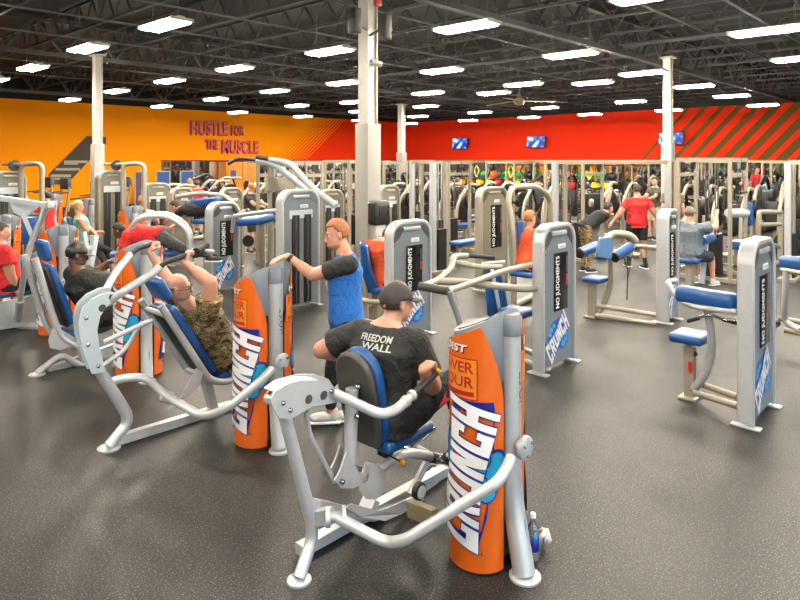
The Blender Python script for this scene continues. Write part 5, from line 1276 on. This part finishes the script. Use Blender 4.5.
# water bottle
g = G(533, 560); t = T('water_bottle', 'clear water bottle with blue label on the floor by the nearest tower', 'bottle', (g.x, g.y, 0))
glass = mat('clear_plastic', (225, 232, 240), .08, 0, .01, trans=.85)
P('bottle_body', M().lathe((g.x, g.y, 0), [(.028, 0), (.034, .008), (.034, .05), (.032, .055), (.034, .06), (.034, .16), (.028, .19), (.014, .215), (.014, .235)], 24), glass, t)
P('cap', M().lathe((g.x, g.y, .235), [(.016, 0), (.016, .022), (.012, .026)], 18), WHITE, t)
P('label', M().lathe((g.x, g.y, .06), [(.0345, 0), (.0352, .001), (.0352, .065), (.0345, .066)], 24), NAVY, t)
P('label_emblem', M().ell((g.x-.02, g.y-.028, .15), (.014, .006, .02)), CYAN, t)
g2 = G(543, 548); m = M()
for k in range(5):
    a = k*1.3; m.add([V((g2.x, g2.y, .0)), V((g2.x+.05*math.cos(a), g2.y+.05*math.sin(a), .05+.03*(k % 2))), V((g2.x+.04*math.cos(a+.8), g2.y+.04*math.sin(a+.8), .10)), V((g2.x+.01, g2.y, .11))], [(0, 1, 2, 3)])
TM('paper_towel', m, PAPER, 'crumpled white paper towel beside the water bottle', 'paper towel', solid=.002, loc=(g2.x, g2.y, 0))
b_ = at(677.5, 12.2); TM('shaker_bottle', M().lathe((b_.x, b_.y, 0), [(.05, 0), (.055, .2), (.055, .21), (.05, .25)], 16), mat('red_black_bottle', (120, 24, 24), .4), 'dark red shaker bottle on the floor by the man in grey', 'bottle')
# ================================================================= BACKGROUND EQUIPMENT
def bx_(o, p): return V(o)+V(p)
def cable_station(label, px, d, w=1.0, dep=1.0, H=2.2, stack=True, rz=0, group='cable stations'):
    o = at(px, d); t = T('cable_station', label, 'gym machine', o, group)
    for sx in (-1, 1):
        for sy in (-1, 1): P('upright', M().box(o+V((sx*w/2, sy*dep/2, H/2)), (.06, .06, H)), SILV2, t, smooth=False)
    m = M()
    for sy in (-1, 1): m.box(o+V((0, sy*dep/2, H-.04)), (w, .08, .08)); m.box(o+V((0, sy*dep/2, H*.86)), (w, .05, .07))
    for sx in (-1, 1): m.box(o+V((sx*w/2, 0, H-.04)), (.07, dep, .08)); P('base_rail', M().box(o+V((sx*w/2, 0, .05)), (.08, dep+.2, .07)), SILV2, t, smooth=False)
    P('crossbars', m, SILV2, t, smooth=False)
    for sx in (-.3, .3):
        for sy in (-1, 1): m = M(); m.lathe(o+V((sx*w, sy*dep/2-.03, H-.14)), [(.02, 0), (.09, 0), (.09, .04), (.02, .04)], 14, (0, 1, 0)); P('pulley', m, BLACK, t)
    for sx in (-.28, .28):
        P('weight_stack', M().box(o+V((sx*w, 0, .42)), (.28, .14, .75)), IRON, t, smooth=False)
        P('guide_rods', M().cyl(o+V((sx*w-.08, 0, .1)), o+V((sx*w-.08, 0, H-.1)), .014, 8).cyl(o+V((sx*w+.08, 0, .1)), o+V((sx*w+.08, 0, H-.1)), .014, 8), CHROME, t)
    P('cable_handle', M().cyl(o+V((-.2, -dep/2-.1, H*.72)), o+V((.2, -dep/2-.1, H*.72)), .02).tube([o+V((0, -dep/2-.1, H*.72)), o+V((0, -dep/2-.05, H))], .006, 5), BLACK, t)
    return t
def power_rack(label, px, d, rz=0):
    o = at(px, d); t = T('power_rack', label, 'power rack', o, 'power racks')
    w, dp_, H = 1.2, 1.1, 2.15
    for sx in (-1, 1):
        for sy in (-1, 1): P('upright', M().box(o+V((sx*w/2, sy*dp_/2, H/2)), (.05, .05, H)), SILV2, t, smooth=False)
    m = M()
    for sy in (-1, 1): m.box(o+V((0, sy*dp_/2, H-.03)), (w, .06, .06))
    for sx in (-1, 1): m.box(o+V((sx*w/2, 0, H-.03)), (.06, dp_, .06)); P('base_rail', M().box(o+V((sx*w/2, 0, .04)), (.07, dp_, .06)), SILV2, t, smooth=False); P('safety_bar', M().box(o+V((sx*w/2, 0, .85)), (.04, dp_, .05)), SILV2, t, smooth=False)
    P('crossbars', m, SILV2, t, smooth=False)
    b = P('barbell', M().cyl(o+V((-1.0, -.35, 1.25)), o+V((1.0, -.35, 1.25)), .016, 8), CHROME, t)
    for sx in (-1, 1):
        for k in range(2): P('plate', M().lathe(o+V((sx*(.78+.07*k), -.35, 1.25)), [(.02, 0), (.22-.04*k, 0), (.22-.04*k, .05), (.02, .05)], 18, (1, 0, 0)), IRON, b)
        for k in range(3): P('stored_plate', M().lathe(o+V((sx*(w/2+.08), .5, .4+.42*k)), [(.02, 0), (.2, 0), (.2, .05), (.02, .05)], 18, (1, 0, 0)), BLACK, t)
    return t
def bench(label, px, d, mt=BLUE, z=.43):
    o = at(px, d); t = T('weight_bench', label, 'weight bench', o, 'weight benches')
    P('seat_cushion', M().rbox(o+V((0, 0, z)), (1.15, .30, .08), .03, None, 3), mt, t)
    P('frame', M().box(o+V((0, 0, z-.09)), (.9, .07, .07)).box(o+V((-.4, 0, .18)), (.07, .07, .36)).box(o+V((.4, 0, .18)), (.07, .07, .36)).box(o+V((-.4, 0, .03)), (.07, .5, .05)).box(o+V((.4, 0, .03)), (.07, .5, .05)), SILV2, t, smooth=False)
    return t
def plate_machine(label, px, d, s=1.0):
    o = at(px, d); t = T('plate_loaded_machine', label, 'exercise machine', o, 'plate loaded machines')
    q = lambda *p: o+V(p)*s
    P('frame', M().tube([q(-.7, -.3, .05), q(-.6, -.3, 1.0), q(-.1, -.3, 1.55), q(.3, -.3, 1.5)], .045, 10, .2).tube([q(-.7, .3, .05), q(-.6, .3, 1.0), q(-.1, .3, 1.55), q(.3, .3, 1.5)], .045, 10, .2).tube([q(-.7, 0, .05), q(.8, 0, .05)], .05).tube([q(-.7, -.4, .05), q(-.7, .4, .05)], .05), SILV2, t)
    P('lever', M().tube([q(-.1, -.35, 1.5), q(.1, -.35, 1.0), q(.6, -.35, .9)], .035, 10, .1).tube([q(-.1, .35, 1.5), q(.1, .35, 1.0), q(.6, .35, .9)], .035, 10, .1), IRON, t)
    P('seat_cushion', M().rbox(q(.35, 0, .48), (.42*s, .36*s, .09*s), .03, None, 3), BLACK, t)
    P('back_cushion', M().rbox(q(.02, 0, .85), (.1*s, .32*s, .65*s), .04, None, 3), BLACK, t)
    P('seat_post', M().box(q(.35, 0, .24), (.1*s, .1*s, .45*s)), SILV2, t, smooth=False)
    for sy in (-1, 1):
        for k in range(2): P('plate', M().lathe(q(-.35+.05*k, sy*(.5+.07*k), 1.1), [(.02, 0), (.21*s, 0), (.21*s, .05), (.02, .05)], 20, (0, 1, 0)), IRON, t)
    return t
def crossover(px0, px1, d0, d1, label, z=2.16):
    a, b = at(px0, d0), at(px1, d1); t = T('cable_crossover', label, 'cable crossover', (a+b)/2, 'cable crossovers')
    P('top_beam', M().bar(a+V((0, 0, z)), b+V((0, 0, z)), .08, .08), SILV2, t, smooth=False)
    P('pull_up_bar', M().tube([a.lerp(b, .3)+V((0, 0, z-.06)), a.lerp(b, .35)+V((0, 0, z-.02)), a.lerp(b, .65)+V((0, 0, z-.02)), a.lerp(b, .7)+V((0, 0, z-.06))], .02), BLACK, t)
    for e in (a, b):
        P('upright', M().box(e+V((0, 0, z/2)), (.1, .1, z)), SILV, t, smooth=False)
        P('guide_rods', M().cyl(e+V((.15, 0, .1)), e+V((.15, 0, z)), .015, 8).cyl(e+V((.25, 0, .1)), e+V((.25, 0, z)), .015, 8), CHROME, t)
        P('weight_stack', M().box(e+V((.2, 0, .45)), (.24, .16, .8)), BLACK, t, smooth=False)
        P('rear_upright', M().box(e+V((.4, 0, z/2)), (.07, .07, z)), SILV2, t, smooth=False)
        P('foot', M().box(e+V((.2, 0, .03)), (.7, .3, .05)), SILV2, t, smooth=False)
    return t
# main near right station
cable_station('tall silver cable station in front of the man in grey t-shirt', 712, 12.2, .95, .9, 2.24)
cs = COL.objects[-1]
K = T('knee_raise_station', 'blue upright pad on a pale arm right of the tall cable station', 'exercise machine', at(742, 12.3))
P('arm', M().tube([W(728, 213, 12.0), W(746, 213, 12.3)], .08, 12), PALE, K)
P('back_cushion', M().rbox(W(748, 214, 12.4), (.1, .18, .44), .04, None, 3), BLUE, K)
P('post', M().tube([at(746, 12.5, .03), W(746, 216, 12.5)], .04), SILV2, K); P('seat_cushion', M().rbox(W(742, 243, 12.5), (.5, .35, .09), .03, None, 3), BLUE2, K)
crossover(412, 433, 17, 12.6, 'cable crossover with silver uprights left of the olive tower')
crossover(555, 668, 12.8, 12.9, 'wide cable crossover spanning behind the man in bright red')
crossover(788, 880, 11.8, 11.4, 'cable crossover running out of the right edge')
cable_station('cable station with dark weight stack beyond the open floor', 446, 15.5, .8, .8, 2.18)
cable_station('cable station behind the woman in orange', 574, 14.5, .9, .9, 2.2)
cable_station('cable station left of the centre column', 350, 16.5, .9, .9, 2.2)
cable_station('cable station behind the tall slotted tower', 290, 13.8, 1.0, .9, 2.18)
for px, d, l in ((12, 11.9, 'olive cable tower at the far left edge'), (114, 12.6, 'olive cable tower left of the seated pale shirt')):
    p = at(px, d); utower('tall_weight_tower', l, p.x-.3, p.y, .55, 2.0, .18, TAUPE, SILV2, False, False, True, 'tall cable towers')
    t = T('pulldown_machine', 'silver frame beside the '+l, 'exercise machine', at(px+14, d), 'pulldown frames')
    P('frame', M().tube([at(px+9, d, .03), at(px+9, d, 2.12), at(px+30, d, 2.14), at(px+30, d, .03)], .045, 10, .12).tube([at(px+9, d, 1.2), at(px+30, d, 1.2)], .035).tube([at(px-10, d, 2.12), at(px+10, d, 2.12)], .03), SILV2, t)
    P('pulleys', M().lathe(at(px+3, d, 2.1), [(.02, 0), (.1, 0), (.1, .05), (.02, .05)], 14, (0, 1, 0)), BLACK, t)
    P('cushion', M().rbox(at(px+17, d+.1, .9), (.35, .1, .5), .03, None, 3), BLUE, t)
# incline lat machine with thick silver tubes
K = T('incline_lever_machine', 'machine with long sloping silver tubes and black handles behind the tall slotted tower', 'exercise machine', at(290, 10.9))
P('lever_arm', M().tube([W(256, 160, 10.8), W(272, 163, 10.8), W(302, 186, 10.9), W(318, 205, 11)], .05, 12, .3), PALE, K)
P('lever_arm', M().tube([W(268, 160, 10.8), W(290, 163, 10.8), W(312, 188, 10.6), W(336, 206, 10.4)], .055, 12, .3), SILV, K)
P('hand_grip', M().tube([W(228, 164, 10.8), W(238, 158, 10.8), W(256, 160, 10.8)], .03, 10, .2), BLACK, K)
P('hand_grip', M().tube([W(256, 157, 10.7), W(268, 159, 10.7)], .035), BLACK, K)
P('upright', M().tube([W(271, 165, 10.9), at(271, 10.9, .03)], .06).tube([W(291, 170, 11.2), at(291, 11.2, .03)], .05), SILV2, K)
P('cross_plate', M().box(W(279, 184, 11), (.5, .08, .22)), SILV2, K, smooth=False)
P('cushion', M().rbox(W(282, 206, 11), (.4, .12, .5), .04, None, 3), BLACK, K)
P('base_tube', M().tube([at(268, 10.8, .05), at(300, 11.1, .05)], .05), SILV2, K)
# leg press (black sled) centre
K = T('leg_press_machine', 'black leg press sled with oval cut-outs behind the rollers', 'exercise machine', at(600, 15))
P('sled_plate', M().prism([W(583, 194, 15), W(604, 194, 15), W(606, 206, 15), W(598, 218, 15), W(586, 214, 15)], V((SN, CS, 0))*.1, (0, 0, 0)), BLACK, K, smooth=False)
P('rail', M().tube([W(611, 188, 14.8), W(603, 222, 14.6), at(598, 14.5, .03)], .05, 10, .1).tube([W(616, 190, 15), W(624, 226, 15.2), at(624, 15.2, .03)], .045, 10, .1).tube([at(580, 15.4, .05), at(640, 14.6, .05)], .06), SILV2, K)
P('plate', M().lathe(W(613, 203, 14.8), [(.03, 0), (.26, 0), (.26, .06), (.03, .06)], 22, (.7, -.7, 0)), IRON, K); P('plate', M().lathe(W(590, 203, 14.7), [(.03, 0), (.09, 0), (.09, .06), (.03, .06)], 22, (.7, -.7, 0)), SILV2, K)
P('seat_cushion', M().rbox(W(580, 224, 15), (.6, .5, .12), .04, None, 3), BLACK, K)
# right beige squat frame
K = T('squat_frame', 'beige square frame with black plates between the cable station and the right edge', 'power rack', at(770, 13.5))
P('frame', M().tube([at(758, 13.2, .03), W(759, 212, 13.2), W(781, 212, 13.6), at(780, 13.6, .03)], .05, 10, .05).tube([W(759, 225, 13.2), W(781, 224, 13.6)], .045).tube([W(760, 240, 13.2), W(780, 247, 13.6)], .04).tube([at(757, 13.2, .05), at(786, 13.7, .05)], .06), SILV2, K)
for a, b in ((786, 246), (792, 240), (798, 234)): P('plate', M().lathe(W(a, b, 13.8), [(.03, 0), (.3, 0), (.3, .06), (.03, .06)], 22, (.9, -.4, 0)), BLACK, K)
# repeated items: px, depth
OCC = []
for o_ in list(COL.objects):
    if o_.parent is None and 'category' in o_ and o_['category'] not in ('ceiling light', 'television', 'wall lettering', 'mural', 'ceiling fan'):
        OCC.append((o_.location.x, o_.location.y, {'column': .25, 'person': .35, 'cable crossover': .0, 'locker': 1.1}.get(o_['category'], .5)))
for c0_, c1_, c2_, c3_ in ((412, 433, 17, 12.6), (555, 668, 12.8, 12.9), (788, 880, 11.8, 11.4)):
    for z_, (e1, e2) in enumerate(((c0_, c2_), (c1_, c3_))):
        e_ = at(e1, e2); OCC.append((e_.x, e_.y, .35)); OCC.append((e_.x+.4, e_.y, .3))
for yy_ in range(0, 60):
    OCC.append((20.8, PX(440, 160, 20.8).y-yy_*.25, .4))
def free(px, d, r):
    for k in range(80):
        p = at(px, d+.2*k)
        if p.x > XR-.9 or p.y > YL-.9: break
        if all((p.x-x)**2+(p.y-y)**2 > (r+q)**2 for x, y, q in OCC):
            OCC.append((p.x, p.y, r)); return p
    for k in range(60):
        p = at(px, d-.2*k)
        if d-.2*k > 11 and p.x < XR-.9 and p.y < YL-.9 and all((p.x-x)**2+(p.y-y)**2 > (r+q)**2 for x, y, q in OCC):
            OCC.append((p.x, p.y, r)); return p
    print('CROWDED', px, d); OCC.append((p.x, p.y, r)); return at(px, d)
def reserve(p, r): OCC.append((p.x, p.y, r))
R_ = random.Random(3)
p0 = power_rack('power rack with loaded bar, standing left of the far white column', 384, 23); reserve(at(384, 23), 1.05)
for px, d, l in ((420, 22, 'right of the far white column'), (470, 23.5, 'behind the white tank top'), (510, 22, 'behind the olive tower'), (556, 21, 'behind the wide crossover, left part'),
                 (604, 21.5, 'behind the walking man in red'), (640, 20, 'left of the right-hand column'), (688, 18.5, 'behind the tall cable station'), (722, 20, 'right of the tall cable station'),
                 (752, 17.5, 'near the right edge, inner one'), (785, 18, 'at the right edge'), (345, 21, 'left of the centre column'), (310, 22.5, 'behind the sloping silver tubes'), (270, 21.5, 'right of the orange container')):
    dup(p0, free(px, max(d, 22), 1.05), 'power rack with loaded bar, '+l)
p1 = plate_machine('black-padded plate loaded machine in front of the centre racks', 462, 18); reserve(at(462, 18), .72)
for px, d, l in ((405, 14.2, 'just right of the far column'), (424, 16.5, 'between the crossover and far column'), (498, 17, 'behind the tall olive tower'), (545, 17.8, 'left of the black sled'), (622, 17.6, 'left of the walking man in red'),
                 (645, 15.6, 'right of the walking man in red'), (700, 15.6, 'behind the tall cable station'), (735, 15.2, 'beside the blue upright pad'), (772, 16, 'behind the beige square frame'), (796, 15.5, 'at the right edge'),
                 (365, 17.5, 'behind the centre column'), (330, 17, 'behind the trainer'), (300, 16.5, 'behind the tall slotted tower'), (216, 18.5, 'at the mirror near the orange container'), (178, 17.5, 'in front of the blue partition'), (262, 18.2, 'right of the man in orange cap'), (230, 22, 'by the foot of the mirror')):
    dup(p1, free(px, d, .8), 'black-padded plate loaded machine '+l)
# darker leverage machines with coloured plates
def lever_machine(label, px, d, a=0):
    o = at(px, d); t = T('leverage_machine', label, 'exercise machine', o, 'dark leverage machines')
    P('frame', M().tube([o+V((-.6, 0, .05)), o+V((-.5, 0, 1.5)), o+V((.1, 0, 1.75)), o+V((.5, 0, 1.3))], .05, 10, .2).tube([o+V((-.7, 0, .05)), o+V((.8, 0, .05))], .05).tube([o+V((.8, -.4, .05)), o+V((.8, .4, .05))], .05), IRON, t)
    for sy in (-.45, .45):
        P('lever', M().tube([o+V((-.2, sy, 1.6)), o+V((.1, sy, 1.1)), o+V((.55, sy, 1.0))], .035, 10, .1), SILV, t)
        for k, (mt, r) in enumerate(((BLACK, .22), (REDB if sy > 0 else BLUEB, .12), (TAN, .05))): P('plate', M().lathe(o+V((-.1+.0*k, sy*(1.1+.15*k), 1.45)), [(.02, 0), (r, 0), (r, .05), (.02, .05)], 18, (0, 1, 0)), mt, t)
        P('plate', M().lathe(o+V((-.45, sy*.8, .6)), [(.02, 0), (.2, 0), (.2, .05), (.02, .05)], 18, (0, 1, 0)), IRON, t)
    P('seat_cushion', M().rbox(o+V((.3, 0, .5)), (.4, .36, .09), .03, None, 3), BLACK, t); P('seat_post', M().box(o+V((.3, 0, .25)), (.1, .1, .45)), SILV2, t, smooth=False)
    P('back_cushion', M().rbox(o+V((.0, 0, .95)), (.1, .32, .6), .04, None, 3), BLACK, t)
    return t
q_ = free(486, 19.5, .85); l0 = lever_machine('dark leverage machine with red and blue plates behind the olive tower', 486, 19.5); l0.location = q_
for px, d, l in ((515, 18.5, 'behind the woman in orange'), (540, 20, 'right of the woman in orange'), (572, 18.6, 'behind the black leg press sled'), (598, 19, 'between the sled and the walking man'), (660, 19.5, 'by the right column'), (712, 18, 'seen through the tall cable station'),
                 (745, 19, 'right of the tall cable station'), (765, 20, 'beneath the striped wall'), (790, 21, 'at the right edge under the striped wall'), (690, 22, 'far behind the man in grey'), (730, 23, 'far right of the tall cable station'), (440, 20, 'left of the ball rack'),
                 (415, 19, 'right of the far white column'), (340, 19, 'left of the centre column'), (318, 20.5, 'behind the yellow top'), (285, 19.5, 'behind the sloping silver tubes'), (205, 21, 'before the mirror, back left'), (776, 26, 'deep in the right corner')):
    dup(l0, free(px, d, .85), 'dark leverage machine '+l)
p2 = bench('flat blue bench on the open floor beyond the olive tower', 456, 17.6); reserve(at(456, 17.6), .45)
for px, d, l in ((470, 14.2, 'nearest flat blue bench on the open floor'), (478, 19, 'flat blue bench before the ball rack'), (742, 13.6, 'flat blue bench right of the tall cable station'), (60, 15.5, 'flat blue bench by the wall mural'), (75, 17, 'flat blue bench beneath the mural bars'),
                 (630, 15.0, 'flat blue bench beside the walking man in red'), (565, 16, 'flat blue bench behind the rollers'), (715, 16.4, 'flat blue bench behind the cable station')):
    dup(p2, free(px, d, .45), l)
# treadmill-like cardio consoles at left
def cardio(label, px, d):
    o = at(px, d); t = T('treadmill', label, 'treadmill', o, 'treadmills')
    P('deck', M().rbox(o+V((0, 0, .12)), (1.7, .75, .14), .03), BLACK, t); P('belt', M().box(o+V((0, 0, .195)), (1.5, .5, .01)), RUBBER, t, smooth=False)
    [P('upright', M().tube([o+V((.7, sy, .15)), o+V((.85, sy, 1.25))], .04), SILV2, t) for sy in (-.35, .35)]
    P('console', M().rbox(o+V((.85, 0, 1.35)), (.16, .75, .4), .04), DGREY, t); P('screen', M().box(o+V((.765, 0, 1.38)), (.01, .4, .22)), BLUEB, t, smooth=False)
    [P('handrail', M().tube([o+V((.8, sy, 1.05)), o+V((.2, sy, 1.0))], .025), BLACK, t) for sy in (-.38, .38)]
    return t
c0 = cardio('treadmill in front of the wall mural', 68, 19.5); reserve(at(68, 19.5), .85)
for px, d, l in ((78, 20.5, 'treadmill right of the first one under the mural'), (92, 21, 'treadmill just left of the left column'), (104, 20, 'treadmill right of the left column'), (40, 18.5, 'treadmill left of the mural foot'), (24, 19, 'treadmill near the left edge')):
    dup(c0, free(px, d, .85), l)
# ball rack along the red wall: three rows
a, b = at(438, 25.5), at(628, 25.5)
RX = 20.8; a = PX(440, 160, RX); b = PX(622, 160, RX)
K = T('ball_rack', 'long dark storage rack of bands and coloured balls across the back', 'storage rack', (RX, (a.y+b.y)/2, 0))
m = M(); L = abs(a.y-b.y)
for z in (.5, 1.16, 1.46, 2.02): m.box((RX-(.1 if z > 2 else 0), (a.y+b.y)/2, z), (.35 if z < 2 else .5, L, .04))
n = 9
for k in range(n+1): m.box((RX+.1, a.y+(b.y-a.y)*k/n, 1.02), (.07, .07, 2.04))
P('shelving', m, IRON, K, smooth=False)
ball0 = None
cols = [GREEN, GREEN, GREEN, BLUEB, GREEN, BLACK, GREEN, ORB, GREEN, GREEN]
cnt = 0
for row, (z, mts, step) in enumerate(((1.64, [GREEN, GREEN, BLACK, GREEN, BLUEB, GREEN, ORB, GREEN], .40), (1.34, [YELB, YELB, YELB, ORB, YELB, YELB, REDB], .44), (.68, [BLACK, BLUEB, BLACK, BLACK], .6))):
    k = 0; y = a.y-.3
    nm = ['green', 'yellow', 'dark'][row]
    while y > b.y+.2:
        mt = mts[k % len(mts)]; cname = {GREEN: 'green', YELB: 'yellow', ORB: 'orange', REDB: 'red', BLACK: 'black', BLUEB: 'blue'}[mt]
        o = TM('medicine_ball', M().ell((RX-.05, y, z), (.155, .155, .155), None, 14, 9), mt, '%s medicine ball, number %d from the left on the %s shelf of the ball rack' % (cname, k+1, ['top', 'middle', 'bottom'][row]), 'medicine ball', 'medicine balls on the rack', loc=(RX-.05, y, z-.155))
        k += 1; y -= step
# hanging strap loops
for k in range(14):
    y = a.y-.5-k*(L-1)/13
    m = M().tube([V((RX-.28, y, 2.0)), V((RX-.28, y-.12, 1.8)), V((RX-.28, y, 1.5)), V((RX-.28, y+.12, 1.8)), V((RX-.28, y+.01, 2.0))], .022, 6, .1)
    TM('resistance_band', m, BLACK if k % 3 else YELB, '%s band loop, number %d from the left hanging on the ball rack top rail' % ('black' if k % 3 else 'yellow', k+1), 'resistance band', 'bands hanging on the ball rack')
# dumbbell racks on the right wall toward the right edge
def dumbbell_rack(label, x, y, n):
    t = T('dumbbell_rack', label, 'dumbbell rack', (x, y, 0), 'dumbbell racks')
    m = M()
    for z in (.45, .8, 1.15): m.box((x, y, z), (.4, n*.26+.2, .05), Matrix.Rotation(.25, 3, 'Y'))
    for sy in (-1, 1): m.box((x+.1, y+sy*n*.13, .65), (.08, .08, 1.3))
    P('shelves', m, IRON, t, smooth=False)
    for r, z in enumerate((.54, .89, 1.24)):
        for k in range(n):
            yy = y+(k-n/2+.5)*.26; s_ = .06+.015*((k+r) % 3)
            mm_ = M().cyl((x-.17, yy, z), (x+.17, yy, z), .016, 8)
            for sx in (-.13, .13): mm_.lathe((x+sx-.045, yy, z), [(s_*.8, 0), (s_, .01), (s_, .08), (s_*.8, .09)], 10, (1, 0, 0))
            TM('dumbbell', mm_, IRON, 'black dumbbell %d of the %s row, %s' % (k+1, ['bottom', 'middle', 'top'][r], label), 'dumbbell', 'dumbbells on the racks')
yy = PX(700, 160, 29.5).y
dumbbell_rack('rack behind the tall cable station', 30.0, yy, 12)
dumbbell_rack('rack by the right edge', 30.0, yy-4.2, 12)
p = PX(762, 160, 31)
# leg extension style black machines around
# ================================================================= WORLD, CAMERA, VIEW
w = bpy.data.worlds.new('sky'); SC.world = w; w.use_nodes = True; nt = w.node_tree; bg = nt.nodes['Background']
sky = nt.nodes.new('ShaderNodeTexSky'); sky.sky_type = 'NISHITA'; sky.sun_disc = False; sky.sun_elevation = math.radians(50); sky.sun_rotation = math.radians(30)
nt.links.new(sky.outputs[0], bg.inputs[0]); bg.inputs[1].default_value = .62
cam = bpy.data.cameras.new('camera'); co = bpy.data.objects.new('camera', cam); COL.objects.link(co)
co.location = (0, 0, HC); co.rotation_euler = (PI/2, 0, -YAW); cam.sensor_width = 36; cam.lens = F/800*36; cam.shift_y = -140/800
cam.clip_end = 200; SC.camera = co
SC.view_settings.view_transform = 'Standard'; SC.view_settings.look = 'None'; SC.view_settings.gamma = 1; SC.view_settings.use_curve_mapping = False
SC.view_settings.exposure = 1.12
